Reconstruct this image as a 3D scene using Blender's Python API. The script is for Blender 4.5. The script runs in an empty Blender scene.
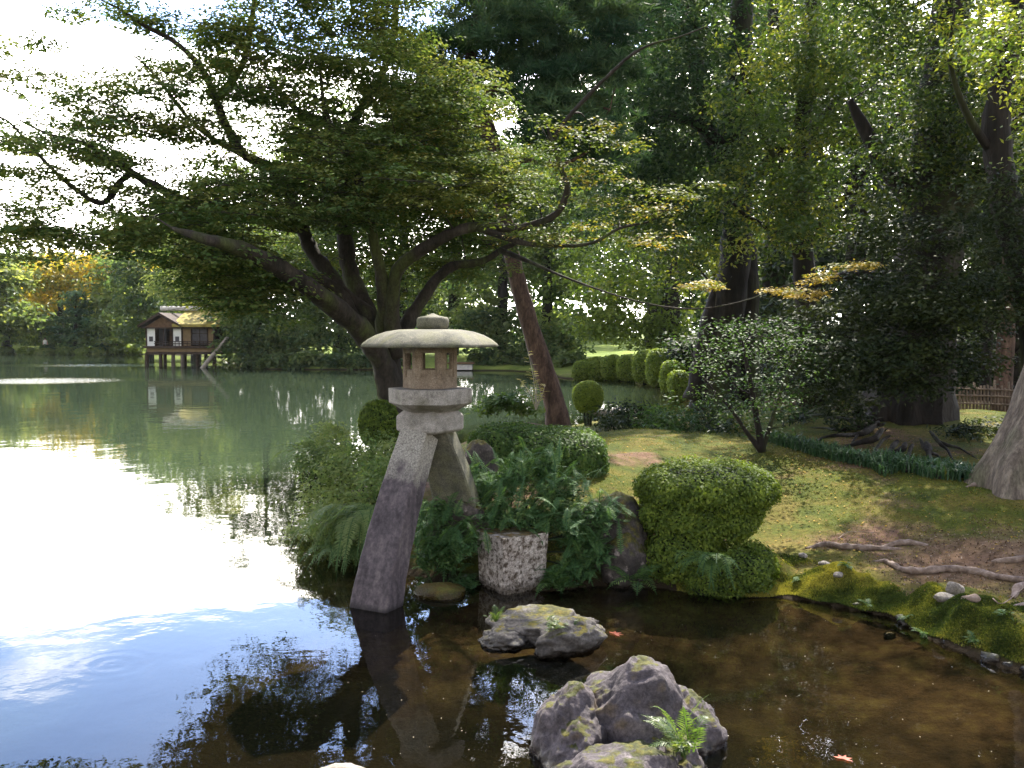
import bpy, bmesh, math, random
import numpy as np
from mathutils import Vector, Matrix, noise as mnoise

random.seed(7)
RNG = np.random.default_rng(11)
R = math.radians

# ------------------------------------------------------------------ camera, world, sun, exposure
scene = bpy.context.scene
COL = scene.collection
W_, H_, F_ = 1024, 768, 923.7
EYE = 2.5
PITCH = math.atan(52 / F_)
cam_data = bpy.data.cameras.new('camera')
cam = bpy.data.objects.new('camera', cam_data)
COL.objects.link(cam)
cam.location = (0, 0, EYE)
cam.rotation_euler = (R(90) - PITCH, 0, 0)
cam_data.sensor_width = 36
cam_data.lens = 36 * F_ / W_
cam_data.clip_start = 0.05
cam_data.clip_end = 3000
scene.camera = cam

SUN_AZ, SUN_EL = R(17), R(50)          # azimuth from +Y towards +X
world = bpy.data.worlds.new('World')
scene.world = world
world.use_nodes = True
wn, wl = world.node_tree.nodes, world.node_tree.links
wn.clear()
w_out = wn.new('ShaderNodeOutputWorld')
w_bg = wn.new('ShaderNodeBackground'); w_bg.inputs['Strength'].default_value = 0.07
w_sky = wn.new('ShaderNodeTexSky'); w_sky.sky_type = 'NISHITA'; w_sky.sun_disc = False
w_sky.sun_elevation = SUN_EL; w_sky.sun_rotation = SUN_AZ
w_sky.air_density = 1.1; w_sky.dust_density = 0.7; w_sky.ozone_density = 1.5
w_tc = wn.new('ShaderNodeTexCoord')
w_map = wn.new('ShaderNodeMapping'); w_map.inputs['Scale'].default_value = (1.0, 1.0, 2.6)
w_map.inputs['Location'].default_value = (0.35, 0.1, 0.0)
w_noise = wn.new('ShaderNodeTexNoise'); w_noise.inputs['Scale'].default_value = 2.6
w_noise.inputs['Detail'].default_value = 8; w_noise.inputs['Roughness'].default_value = 0.56
w_sep = wn.new('ShaderNodeSeparateXYZ')
w_bank = wn.new('ShaderNodeMapRange')          # a bank of cloud lies low over the pond
w_bank.inputs['From Min'].default_value = 0.235; w_bank.inputs['From Max'].default_value = 0.295
w_bank.inputs['To Min'].default_value = 0.30; w_bank.inputs['To Max'].default_value = 0.01
w_add = wn.new('ShaderNodeMath'); w_add.operation = 'ADD'
w_mask = wn.new('ShaderNodeMapRange'); w_mask.interpolation_type = 'SMOOTHSTEP'
w_mask.inputs['From Min'].default_value = 0.49; w_mask.inputs['From Max'].default_value = 0.66
w_mix = wn.new('ShaderNodeMixRGB'); w_mix.inputs['Color2'].default_value = (33, 33.5, 35, 1)
L = wl.new
L(w_tc.outputs['Generated'], w_map.inputs['Vector']); L(w_map.outputs[0], w_noise.inputs['Vector'])
L(w_tc.outputs['Generated'], w_sep.inputs[0]); L(w_sep.outputs['Z'], w_bank.inputs['Value'])
L(w_noise.outputs['Fac'], w_add.inputs[0]); L(w_bank.outputs[0], w_add.inputs[1])
L(w_add.outputs[0], w_mask.inputs['Value']); L(w_mask.outputs[0], w_mix.inputs['Fac'])
w_dot = wn.new('ShaderNodeVectorMath'); w_dot.operation = 'DOT_PRODUCT'   # air and cloud are brighter on the sunward side
w_dot.inputs[1].default_value = (math.sin(SUN_AZ - R(14)) * .93, math.cos(SUN_AZ - R(14)) * .93, .36)
L(w_tc.outputs['Generated'], w_dot.inputs[0])
w_gain = wn.new('ShaderNodeMapRange'); w_gain.interpolation_type = 'SMOOTHSTEP'
w_gain.inputs['From Min'].default_value = .35; w_gain.inputs['From Max'].default_value = 1.0
w_gain.inputs['To Min'].default_value = .19; w_gain.inputs['To Max'].default_value = 1.0
L(w_dot.outputs['Value'], w_gain.inputs['Value'])
w_g2 = wn.new('ShaderNodeMath'); w_g2.operation = 'MULTIPLY'; w_g2.inputs[1].default_value = 4.4
L(w_gain.outputs[0], w_g2.inputs[0])
w_sk2 = wn.new('ShaderNodeVectorMath'); w_sk2.operation = 'SCALE'; L(w_sky.outputs[0], w_sk2.inputs[0]); L(w_g2.outputs[0], w_sk2.inputs['Scale'])
w_cl2 = wn.new('ShaderNodeVectorMath'); w_cl2.operation = 'SCALE'; w_cl2.inputs[0].default_value = (62, 59, 54); L(w_gain.outputs[0], w_cl2.inputs['Scale'])
L(w_cl2.outputs[0], w_mix.inputs['Color2'])
w_tint = wn.new('ShaderNodeMixRGB'); w_tint.blend_type = 'MULTIPLY'; w_tint.inputs['Fac'].default_value = 1; w_tint.inputs['Color2'].default_value = (.95, .96, 1.10, 1)
L(w_sk2.outputs[0], w_tint.inputs['Color1'])
L(w_tint.outputs[0], w_mix.inputs['Color1']); L(w_mix.outputs[0], w_bg.inputs['Color'])
L(w_bg.outputs[0], w_out.inputs['Surface'])

sd = bpy.data.lights.new('sun', 'SUN'); sd.energy = 5.0; sd.angle = R(0.5); sd.color = (1.0, 0.93, 0.80)
sun = bpy.data.objects.new('sun', sd); COL.objects.link(sun)
to_sun = Vector((math.sin(SUN_AZ) * math.cos(SUN_EL), math.cos(SUN_AZ) * math.cos(SUN_EL), math.sin(SUN_EL)))
sun.rotation_euler = to_sun.to_track_quat('Z', 'Y').to_euler()
sun.location = (0, 0, 60)

vs = scene.view_settings
vs.view_transform = 'Standard'; vs.look = 'None'; vs.exposure = 1.72; vs.gamma = 1; vs.use_curve_mapping = False
scene.render.engine = 'CYCLES'
cy = scene.cycles
cy.max_bounces = 7; cy.diffuse_bounces = 3; cy.glossy_bounces = 3; cy.transmission_bounces = 4
cy.transparent_max_bounces = 6; cy.caustics_reflective = False; cy.caustics_refractive = False
cy.use_denoising = True; cy.sample_clamp_indirect = 6

# ------------------------------------------------------------------ pixel <-> world
CP, SP = math.cos(PITCH), math.sin(PITCH)
def ray(px, py):
    u, v = (px - 512) / F_, (384 - py) / F_
    return Vector((u, CP + v * SP, -SP + v * CP))
def at(px, py, Y):
    d = ray(px, py); return Vector((0, 0, EYE)) + d * (Y / d.y)
def onz(px, py, z=0.0):
    d = ray(px, py); t = (z - EYE) / d.z; return Vector((0, 0, EYE)) + d * t
def pxm(Y): return Y / F_

# ------------------------------------------------------------------ object helpers
def tag(o, label=None, cat=None, group=None, kind=None):
    if label: o['label'] = label
    if cat: o['category'] = cat
    if group: o['group'] = group
    if kind: o['kind'] = kind
    return o
def empty(name, loc, label, cat, group=None):
    o = bpy.data.objects.new(name, None); COL.objects.link(o); o.location = loc
    o.empty_display_size = 0.2
    return tag(o, label, cat, group)
def link(name, me, mat, parent=None, smooth=False):
    o = bpy.data.objects.new(name, me); COL.objects.link(o)
    if mat is not None and len(me.materials) == 0: me.materials.append(mat)
    if smooth and len(me.polygons):
        me.polygons.foreach_set('use_smooth', [True] * len(me.polygons))
    if parent is not None:
        o.parent = parent
        if parent.parent is None:
            o.location = -parent.location
        # world coordinates are kept: meshes are written in world space
    return o
class MB:
    def __init__(s): s.v = []; s.f = []
    def add(s, vs_, fs):
        n = len(s.v); s.v += [tuple(p) for p in vs_]; s.f += [tuple(i + n for i in f) for f in fs]
    def box(s, c, size, rz=0, M=None):
        x, y, z = [k / 2 for k in size]
        P = [Vector((a, b, d)) for d in (-z, z) for a, b in ((-x, -y), (x, -y), (x, y), (-x, y))]
        m = M if M is not None else Matrix.Rotation(rz, 3, 'Z')
        s.add([m @ p + Vector(c) for p in P], [(3, 2, 1, 0), (4, 5, 6, 7), (0, 1, 5, 4), (1, 2, 6, 5), (2, 3, 7, 6), (3, 0, 4, 7)])
    def rings(s, rings, cap=True):
        n = len(rings[0]); base = len(s.v)
        for r in rings: s.v += [tuple(p) for p in r]
        for i in range(len(rings) - 1):
            for j in range(n):
                a = base + i * n + j; b = base + i * n + (j + 1) % n
                s.f.append((a, b, b + n, a + n))
        if cap:
            s.f.append(tuple(base + j for j in reversed(range(n))))
            s.f.append(tuple(base + (len(rings) - 1) * n + j for j in range(n)))
    def bar(s, a, b, w, h=None, up=(0, 0, 1)):
        a, b = Vector(a), Vector(b); h = h or w; d = (b - a).normalized(); up = Vector(up)
        if abs(d.dot(up)) > 0.95: up = Vector((0, 1, 0))
        r = d.cross(up).normalized(); u = r.cross(d)
        q = [r * w / 2 * i + u * h / 2 * j for i, j in ((-1, -1), (1, -1), (1, 1), (-1, 1))]
        s.rings([[a + k for k in q], [b + k for k in q]])
    def tube(s, pts, rad, n=8, wob=0.0, smooth=3, cap=True, flare=None):
        P, Q = spline(pts, rad, smooth)
        prev = None; rings = []
        for i, p in enumerate(P):
            d = (P[min(i + 1, len(P) - 1)] - P[max(i - 1, 0)])
            if d.length < 1e-6: d = Vector((0, 0, 1))
            d.normalize()
            if prev is None:
                prev = Vector((1, 0, 0)) if abs(d.x) < 0.8 else Vector((0, 1, 0))
            u = (prev - d * prev.dot(d))
            if u.length < 1e-4: u = d.orthogonal()
            u.normalize(); prev = u; w = d.cross(u); r = Q[i]; ring = []
            for k in range(n):
                a = 2 * math.pi * k / n; dv = u * math.cos(a) + w * math.sin(a)
                rr = r
                if wob: rr *= 1 + wob * mnoise.noise((p + dv * r * 1.2) * (0.7 / max(r, 0.05)))
                if flare: rr *= flare(p, dv, a)
                ring.append(p + dv * rr)
            rings.append(ring)
        s.rings(rings, cap)
    def build(s, name, mat, parent=None, smooth=False, bevel=0, recalc=True):
        me = bpy.data.meshes.new(name); me.from_pydata(s.v, [], s.f)
        if recalc:
            bm = bmesh.new(); bm.from_mesh(me); bmesh.ops.recalc_face_normals(bm, faces=bm.faces); bm.to_mesh(me); bm.free()
        o = link(name, me, mat, parent, smooth)
        if bevel:
            m = o.modifiers.new('bevel', 'BEVEL'); m.width = bevel; m.segments = 2; m.limit_method = 'ANGLE'; m.angle_limit = R(35)
        return o
def spline(pts, rad, sub=3):
    pts = [Vector(p) for p in pts]
    if not hasattr(rad, '__len__'): rad = [rad] * len(pts)
    if len(rad) == 2 and len(pts) > 2: rad = [rad[0] + (rad[1] - rad[0]) * i / (len(pts) - 1) for i in range(len(pts))]
    if sub <= 1 or len(pts) < 3: return pts, list(rad)
    P, Q = [], []
    for i in range(len(pts) - 1):
        p0, p1, p2, p3 = pts[max(i - 1, 0)], pts[i], pts[i + 1], pts[min(i + 2, len(pts) - 1)]
        for k in range(sub):
            t = k / sub
            P.append(0.5 * ((2 * p1) + (p2 - p0) * t + (2 * p0 - 5 * p1 + 4 * p2 - p3) * t * t + (3 * p1 - p0 - 3 * p2 + p3) * t ** 3))
            Q.append(rad[i] + (rad[i + 1] - rad[i]) * t)
    P.append(pts[-1]); Q.append(rad[-1]); return P, Q

def quads_object(name, V, tint, mat, parent=None, label=None):
    """V: (n,4,3) quads, tint: (n,)"""
    n = len(V); me = bpy.data.meshes.new(name)
    me.vertices.add(n * 4); me.vertices.foreach_set('co', np.ascontiguousarray(V, dtype=np.float32).ravel())
    me.loops.add(n * 4); me.loops.foreach_set('vertex_index', np.arange(n * 4, dtype=np.int32))
    me.polygons.add(n); me.polygons.foreach_set('loop_start', np.arange(0, n * 4, 4, dtype=np.int32))
    me.polygons.foreach_set('loop_total', np.full(n, 4, dtype=np.int32))
    me.update(calc_edges=True)
    at_ = me.attributes.new('tint', 'FLOAT', 'POINT')
    at_.data.foreach_set('value', np.repeat(np.clip(tint, 0, 1), 4).astype(np.float32))
    return link(name, me, mat, parent)
def unit(a): return a / np.maximum(np.linalg.norm(a, axis=-1, keepdims=True), 1e-9)
def leaf_quads(c, nrm, t, Ln, Wd, fold=0.12):
    nrm = unit(nrm); t = unit(t - nrm * np.sum(t * nrm, -1, keepdims=True)); b = np.cross(nrm, t)
    Ln = np.asarray(Ln).reshape(-1, 1) * np.ones((len(c), 1)); Wd = np.asarray(Wd).reshape(-1, 1) * np.ones((len(c), 1))
    return np.stack([c - t * Ln / 2, c + b * Wd / 2 + nrm * Wd * fold - t * Ln * 0.08, c + t * Ln / 2 - nrm * Ln * fold * 0.6, c - b * Wd / 2 + nrm * Wd * fold - t * Ln * 0.08], 1)
def rnd_dir(n): return unit(RNG.normal(size=(n, 3)))

def clump_leaves(C, rad, per, twigs, tw_sig, size, flat=0.5, needle=False, asp=0.6, surf=0.5, tint0=0.5, tvar=0.22):
    """C (n,3) clump centres, rad (n,3); twigs per clump, per leaves per twig"""
    n = len(C)
    d = rnd_dir(n * twigs) * (RNG.random((n * twigs, 1)) ** (1 / 3.0 * surf + 0.08))
    T = np.repeat(C, twigs, 0) + d * np.repeat(rad, twigs, 0)
    ct = np.repeat(RNG.normal(0, tvar, n), twigs) + RNG.normal(0, tvar * 0.5, n * twigs)
    m = len(T); off = RNG.normal(size=(m * per, 3)) * np.array([1, 1, max(0.25, 1 - flat)]) * tw_sig
    P = np.repeat(T, per, 0) + off
    P[:, 2] -= 0.15 * np.hypot(off[:, 0], off[:, 1]) ** 1.5
    N = len(P)
    if needle:
        dirs = unit(off + np.array([0, 0, tw_sig * 0.8]))
        V = leaf_quads(np.repeat(T, per, 0) + dirs * size * 0.6, rnd_dir(N), dirs, size * RNG.uniform(0.8, 1.2, N), size * asp, 0)
    else:
        nrm = np.array([0, 0, 1.0]) * (0.4 + flat) + 0.5 * np.repeat(d, per, 0) + rnd_dir(N) * (0.9 - 0.45 * flat)
        V = leaf_quads(P, nrm, unit(off) + rnd_dir(N) * 0.8, size * RNG.uniform(0.7, 1.25, N), size * asp * RNG.uniform(0.8, 1.2, N))
    tint = tint0 + np.repeat(ct, per) + RNG.normal(0, 0.13, N)
    return V, tint

# ------------------------------------------------------------------ materials
def newmat(name):
    m = bpy.data.materials.new(name); m.use_nodes = True
    nt = m.node_tree; nt.nodes.clear(); out = nt.nodes.new('ShaderNodeOutputMaterial')
    return m, nt.nodes, nt.links.new, out
def ramp(nodes, stops):
    r = nodes.new('ShaderNodeValToRGB'); e = r.color_ramp.elements
    while len(e) < len(stops): e.new(0.5)
    for k, (p, c) in enumerate(stops):
        e[k].position = p; e[k].color = (*c, 1)
    return r
def leafmat(name, c0, c1, c2, trans=0.35, rough=0.45, spec=0.4, tgain=1.8, stops=(0.1, 0.5, 0.95)):
    m, N, K, out = newmat(name)
    a = N.new('ShaderNodeAttribute'); a.attribute_name = 'tint'
    r = ramp(N, list(zip(stops, (c0, c1, c2)))); K(a.outputs['Fac'], r.inputs[0])
    p = N.new('ShaderNodeBsdfPrincipled'); p.inputs['Roughness'].default_value = rough
    p.inputs['Specular IOR Level'].default_value = spec; K(r.outputs[0], p.inputs['Base Color'])
    t = N.new('ShaderNodeBsdfTranslucent'); g = N.new('ShaderNodeMixRGB'); g.blend_type = 'MULTIPLY'; g.inputs[0].default_value = 1
    g.inputs[2].default_value = (tgain * 1.15, tgain * 1.1, tgain * 0.55, 1); K(r.outputs[0], g.inputs[1]); K(g.outputs[0], t.inputs[0])
    x = N.new('ShaderNodeMixShader'); x.inputs[0].default_value = trans
    K(p.outputs[0], x.inputs[1]); K(t.outputs[0], x.inputs[2]); K(x.outputs[0], out.inputs[0]); return m
def noisemat(name, stops, scale=8, detail=8, rough=0.85, stretch=(1, 1, 1), bump=0.3, bscale=None, second=None, moss=None, bdist=0.02, rr=0.6, grain=0, wet=False):
    """stops: ramp over noise. second=(color, scale, lo, hi): spots. moss=(color, lo, hi): on faces that look up, broken up by noise"""
    m, N, K, out = newmat(name)
    tc = N.new('ShaderNodeTexCoord'); mp = N.new('ShaderNodeMapping'); mp.inputs['Scale'].default_value = stretch; K(tc.outputs['Object'], mp.inputs[0])
    n1 = N.new('ShaderNodeTexNoise'); n1.inputs['Scale'].default_value = scale; n1.inputs['Detail'].default_value = detail; n1.inputs['Roughness'].default_value = rr
    K(mp.outputs[0], n1.inputs[0]); r = ramp(N, stops); K(n1.outputs['Fac'], r.inputs[0]); col = r.outputs[0]
    if second:
        c, s_, lo, hi = second
        n2 = N.new('ShaderNodeTexNoise'); n2.inputs['Scale'].default_value = s_; n2.inputs['Detail'].default_value = 5; K(mp.outputs[0], n2.inputs[0])
        mr = N.new('ShaderNodeMapRange'); mr.inputs[1].default_value = lo; mr.inputs[2].default_value = hi; K(n2.outputs['Fac'], mr.inputs[0])
        mx = N.new('ShaderNodeMixRGB'); mx.inputs[2].default_value = (*c, 1); K(mr.outputs[0], mx.inputs[0]); K(col, mx.inputs[1]); col = mx.outputs[0]
    if moss:
        c, lo, hi = moss
        ge = N.new('ShaderNodeNewGeometry'); sp = N.new('ShaderNodeSeparateXYZ'); K(ge.outputs['Normal'], sp.inputs[0])
        n3 = N.new('ShaderNodeTexNoise'); n3.inputs['Scale'].default_value = 3.5; n3.inputs['Detail'].default_value = 7; n3.inputs['Roughness'].default_value = 0.7; K(tc.outputs['Object'], n3.inputs[0])
        ma = N.new('ShaderNodeMath'); ma.operation = 'MULTIPLY_ADD'; ma.inputs[1].default_value = 0.45; K(sp.outputs['Z'], ma.inputs[0]); K(n3.outputs['Fac'], ma.inputs[2])
        mr = N.new('ShaderNodeMapRange'); mr.inputs[1].default_value = lo; mr.inputs[2].default_value = hi; K(ma.outputs[0], mr.inputs[0])
        mr_c = ramp(N, [(0.35, tuple(k * 0.6 for k in c)), (0.5, c), (0.68, (c[0] * 1.9, c[1] * 1.5, c[2]))])
        n4 = N.new('ShaderNodeTexNoise'); n4.inputs['Scale'].default_value = 14; n4.inputs['Detail'].default_value = 4; K(tc.outputs['Object'], n4.inputs[0]); K(n4.outputs['Fac'], mr_c.inputs[0])
        mx = N.new('ShaderNodeMixRGB'); K(mr_c.outputs[0], mx.inputs[2]); K(mr.outputs[0], mx.inputs[0]); K(col, mx.inputs[1]); col = mx.outputs[0]
    if grain:
        ng = N.new('ShaderNodeTexNoise'); ng.inputs['Scale'].default_value = grain; ng.inputs['Detail'].default_value = 5; ng.inputs['Roughness'].default_value = .8; K(mp.outputs[0], ng.inputs[0])
        rg_ = ramp(N, [(.32, (.35, .35, .35)), (.5, (1, 1, 1)), (.68, (1.7, 1.7, 1.65))]); K(ng.outputs['Fac'], rg_.inputs[0])
        mg = N.new('ShaderNodeMixRGB'); mg.blend_type = 'MULTIPLY'; mg.inputs[0].default_value = .85; K(col, mg.inputs[1]); K(rg_.outputs[0], mg.inputs[2]); col = mg.outputs[0]
    p = N.new('ShaderNodeBsdfPrincipled'); p.inputs['Roughness'].default_value = rough; p.inputs['Specular IOR Level'].default_value = 0.3
    if wet:      # stone standing in the pond is dark and shiny just above the water
        gw = N.new('ShaderNodeNewGeometry'); sw = N.new('ShaderNodeSeparateXYZ'); K(gw.outputs['Position'], sw.inputs[0])
        nw = N.new('ShaderNodeTexNoise'); nw.inputs['Scale'].default_value = 6; K(gw.outputs['Position'], nw.inputs[0])
        aw = N.new('ShaderNodeMath'); aw.operation = 'MULTIPLY_ADD'; aw.inputs[1].default_value = -.08; K(nw.outputs['Fac'], aw.inputs[0]); K(sw.outputs['Z'], aw.inputs[2])
        rw = N.new('ShaderNodeMapRange'); rw.inputs[1].default_value = -.01; rw.inputs[2].default_value = .05; rw.inputs[3].default_value = 1; rw.inputs[4].default_value = 0; K(aw.outputs[0], rw.inputs[0])
        mw = N.new('ShaderNodeMixRGB'); mw.blend_type = 'MULTIPLY'; mw.inputs[2].default_value = (.32, .30, .27, 1); K(rw.outputs[0], mw.inputs[0]); K(col, mw.inputs[1]); col = mw.outputs[0]
        rr2 = N.new('ShaderNodeMapRange'); rr2.inputs[3].default_value = rough; rr2.inputs[4].default_value = .25; K(rw.outputs[0], rr2.inputs[0]); K(rr2.outputs[0], p.inputs['Roughness'])
    K(col, p.inputs['Base Color'])
    nb = N.new('ShaderNodeTexNoise'); nb.inputs['Scale'].default_value = bscale or scale * 2.5; nb.inputs['Detail'].default_value = 8; K(mp.outputs[0], nb.inputs[0])
    b = N.new('ShaderNodeBump'); b.inputs['Strength'].default_value = bump; b.inputs['Distance'].default_value = bdist
    K(nb.outputs['Fac'], b.inputs['Height']); K(b.outputs[0], p.inputs['Normal']); K(p.outputs[0], out.inputs[0]); return m

M = {}
M['maple'] = leafmat('maple_leaves', (.050, .095, .028), (.098, .152, .044), (.20, .215, .062), trans=.38, spec=.12, rough=.75, tgain=1.35)
M['maple_y'] = leafmat('maple_leaves_turning', (.06, .095, .022), (.12, .15, .032), (.30, .22, .05), spec=.2, rough=.6, tgain=1.4)
M['gold'] = leafmat('golden_leaves', (.16, .17, .03), (.42, .33, .05), (.60, .46, .08), trans=.5, tgain=1.3)
M['pine'] = leafmat('pine_needles', (.018, .048, .026), (.042, .088, .044), (.080, .125, .050), trans=.2, spec=.15, rough=.7)
M['conifer'] = leafmat('conifer_needles', (.014, .034, .018), (.030, .062, .026), (.065, .105, .038), trans=.25, spec=.15, rough=.7)
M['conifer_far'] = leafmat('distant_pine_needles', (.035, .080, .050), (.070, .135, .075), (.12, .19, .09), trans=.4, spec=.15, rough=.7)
M['broad'] = leafmat('glossy_evergreen_leaves', (.018, .036, .012), (.040, .068, .018), (.11, .13, .025), trans=.3, rough=.55, spec=.2, tgain=1.8)
M['broad_l'] = leafmat('light_evergreen_leaves', (.035, .065, .015), (.085, .125, .022), (.19, .20, .035), trans=.42, rough=.4, spec=.35, tgain=2.1)
M['dark'] = leafmat('dark_and_shaded_leaves', (.008, .016, .008), (.018, .032, .012), (.040, .055, .016), trans=.2, rough=.6, spec=.15)  # near-black greens: forest shade is put into this leaf colour
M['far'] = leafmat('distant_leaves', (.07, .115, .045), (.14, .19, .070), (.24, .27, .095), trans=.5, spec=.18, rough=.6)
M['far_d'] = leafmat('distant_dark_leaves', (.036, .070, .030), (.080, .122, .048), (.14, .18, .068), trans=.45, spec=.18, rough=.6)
M['lime'] = leafmat('fresh_green_leaves', (.07, .11, .02), (.13, .19, .035), (.22, .28, .05), trans=.45)
M['azalea'] = leafmat('azalea_leaves', (.040, .070, .014), (.095, .145, .022), (.18, .235, .035), trans=.32, spec=.18, rough=.6)
M['hedge'] = leafmat('hedge_leaves', (.028, .062, .018), (.060, .115, .028), (.11, .16, .04), trans=.3, spec=.18, rough=.6)
M['fern'] = leafmat('fern_fronds', (.030, .070, .022), (.060, .125, .038), (.12, .19, .05), trans=.35, spec=.18, rough=.6)
M['fern_l'] = leafmat('bright_fern_fronds', (.035, .07, .016), (.075, .125, .028), (.15, .18, .05), trans=.4)
M['juniper'] = leafmat('blue_green_sprays', (.034, .085, .030), (.075, .155, .052), (.14, .22, .07), trans=.25, spec=.18, rough=.6)
M['bank'] = leafmat('bank_shrub_leaves', (.06, .115, .042), (.12, .19, .068), (.22, .27, .105), trans=.35, spec=.18, rough=.6)
M['dwarf'] = leafmat('sword_leaves', (.018, .050, .022), (.035, .085, .038), (.07, .13, .05), trans=.2, rough=.35)
M['moss'] = leafmat('moss_tufts', (.028, .045, .012), (.105, .125, .022), (.27, .25, .05), trans=.3, rough=.9, spec=.1)
M['straw'] = leafmat('pale_yellow_sprig', (.22, .20, .05), (.35, .33, .08), (.48, .42, .14), trans=.4)
M['red'] = leafmat('red_leaf', (.35, .05, .02), (.40, .07, .03), (.45, .12, .04), trans=.3)
M['litter'] = leafmat('dry_litter', (.10, .055, .025), (.22, .13, .05), (.42, .30, .09), trans=.2, spec=.1, rough=.9)
M['crumb'] = leafmat('soil_crumbs', (.07, .045, .03), (.15, .10, .07), (.30, .24, .19), trans=.0, spec=.1, rough=.9)
M['speck'] = leafmat('floating_specks', (.25, .20, .12), (.45, .38, .26), (.7, .65, .55), trans=.1)
M['bark_maple'] = noisemat('maple_bark', [(.3, (.012, .010, .008)), (.55, (.032, .026, .021)), (.75, (.075, .062, .052))], scale=5, stretch=(1, 1, .4), bump=.6, second=((.050, .062, .016), 2.2, .50, .68), grain=24)
M['bark_pine'] = noisemat('pine_bark', [(.3, (.026, .016, .012)), (.5, (.072, .044, .033)), (.72, (.13, .085, .066))], scale=7, stretch=(1, 1, .35), bump=.8, bdist=.03, grain=26)
M['bark_pine_low'] = M['bark_pine']
M['bark_grey'] = noisemat('grey_bark', [(.3, (0.053, 0.041, 0.034)), (.5, (0.128, 0.105, 0.086)), (.72, (0.225, 0.191, 0.158))], scale=9, stretch=(1, 1, .14), bump=.9, bdist=.03, second=((.06, .07, .03), 1.6, .56, .72), grain=22)
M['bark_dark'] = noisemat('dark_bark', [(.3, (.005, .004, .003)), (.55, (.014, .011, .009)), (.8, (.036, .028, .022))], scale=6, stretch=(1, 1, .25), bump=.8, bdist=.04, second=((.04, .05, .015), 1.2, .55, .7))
M['bark_root'] = noisemat('root_bark', [(.3, (.08, .055, .045)), (.5, (.19, .14, .11)), (.72, (.33, .26, .22))], scale=14, bump=.6)
M['core'] = noisemat('bush_wood_and_dark_core', [(.3, (.008, .012, .005)), (.7, (.02, .028, .010))], scale=12, bump=.4)  # also colours the solid cores that paint in a bush's inner shade
M['granite'] = noisemat('lantern_granite', [(.30, (0.074, 0.071, 0.056)), (.48, (0.161, 0.152, 0.127)), (.66, (0.248, 0.232, 0.202))], scale=9, bump=.35, bdist=.006, bscale=90, second=((.14, .125, .075), 5, .48, .72), rr=.72, grain=110)
M['granite_roof'] = noisemat('lichened_roof_granite', [(.30, (0.048, 0.048, 0.036)), (.48, (0.096, 0.094, 0.072)), (.66, (0.173, 0.163, 0.120))], scale=6, bump=.45, bdist=.008, bscale=80, second=((.12, .12, .065), 5, .45, .7), rr=.75, grain=90)
M['granite_pale'] = noisemat('pale_granite', [(.30, (0.140, 0.129, 0.115)), (.5, (0.280, 0.261, 0.239)), (.7, (0.380, 0.352, 0.330))], scale=10, bump=.3, bdist=.005, bscale=90, second=((.13, .12, .085), 4, .52, .7), rr=.7, grain=110)
M['sandstone'] = noisemat('fire_box_stone', [(.3, (0.115, 0.083, 0.054)), (.5, (0.209, 0.162, 0.119)), (.7, (0.288, 0.238, 0.180))], scale=8, bump=.4, bdist=.006, bscale=70, second=((.10, .075, .05), 5, .5, .72), rr=.72, grain=90)
M['block'] = noisemat('speckled_block', [(.38, (0.080, 0.060, 0.044)), (.47, (0.272, 0.240, 0.216)), (.62, (0.496, 0.456, 0.424))], scale=16, bump=.35, bdist=.008, bscale=60, second=((.06, .045, .033), 26, .52, .66), moss=((.07, .055, .02), .80, .92), rr=.7, grain=70, wet=True)
M['rock'] = noisemat('purple_grey_rock', [(.30, (0.027, 0.023, 0.025)), (.5, (0.074, 0.063, 0.069)), (.72, (0.149, 0.125, 0.131))], scale=4, bump=.7, bdist=.03, bscale=14, second=((.10, .075, .05), 7, .56, .70), moss=((.040, .044, .008), .86, .93), rr=.7, grain=40, wet=True)
M['rock_flat'] = noisemat('grey_slab_rock', [(.30, (0.031, 0.028, 0.026)), (.5, (0.081, 0.073, 0.068)), (.72, (0.167, 0.155, 0.146))], scale=5, bump=.7, bdist=.02, bscale=16, moss=((.060, .060, .010), .86, .96), rr=.7, grain=45, wet=True)
M['rock_dark'] = noisemat('dark_bank_rock', [(.30, (0.018, 0.016, 0.014)), (.5, (0.051, 0.043, 0.040)), (.72, (0.120, 0.102, 0.093))], scale=5, bump=.7, bdist=.02, bscale=16, second=((.20, .17, .16), 11, .6, .68), moss=((.055, .055, .012), .72, .84), rr=.7, grain=45, wet=True)
M['rock_moss'] = noisemat('moss_covered_stone', [(.3, (.10, .055, .012)), (.5, (.13, .10, .02)), (.7, (.10, .12, .02))], scale=9, bump=.9, bdist=.02, bscale=60, grain=70, wet=True)
M['pebble'] = noisemat('bank_stone', [(.3, (0.098, 0.084, 0.070)), (.6, (0.224, 0.203, 0.175))], scale=12, bump=.4, grain=60)
M['wood_dark'] = noisemat('old_dark_timber', [(.3, (.018, .012, .009)), (.6, (.06, .04, .028))], scale=6, stretch=(1, 1, 1), bump=.2)
M['wood'] = noisemat('weathered_brown_timber', [(.3, (.08, .045, .026)), (.65, (.17, .10, .055))], scale=5, bump=.2)
M['wood_pale'] = noisemat('bleached_log', [(.3, (.22, .19, .16)), (.65, (.40, .36, .31))], scale=5, bump=.2)
M['thatch'] = noisemat('mossy_thatch', [(.3, (.12, .09, .03)), (.5, (.26, .21, .05)), (.7, (.34, .29, .07))], scale=2.2, bump=.5)
M['plaster'] = noisemat('white_plaster', [(.3, (.70, .70, .68)), (.7, (.82, .82, .80))], scale=3, bump=.05)
M['ochre'] = noisemat('ochre_wall', [(.3, (.17, .115, .06)), (.7, (.24, .17, .09))], scale=3, bump=.1)
M['tile'] = noisemat('pale_ridge_tile', [(.3, (.45, .43, .40)), (.7, (.68, .66, .62))], scale=4, bump=.2)
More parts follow.
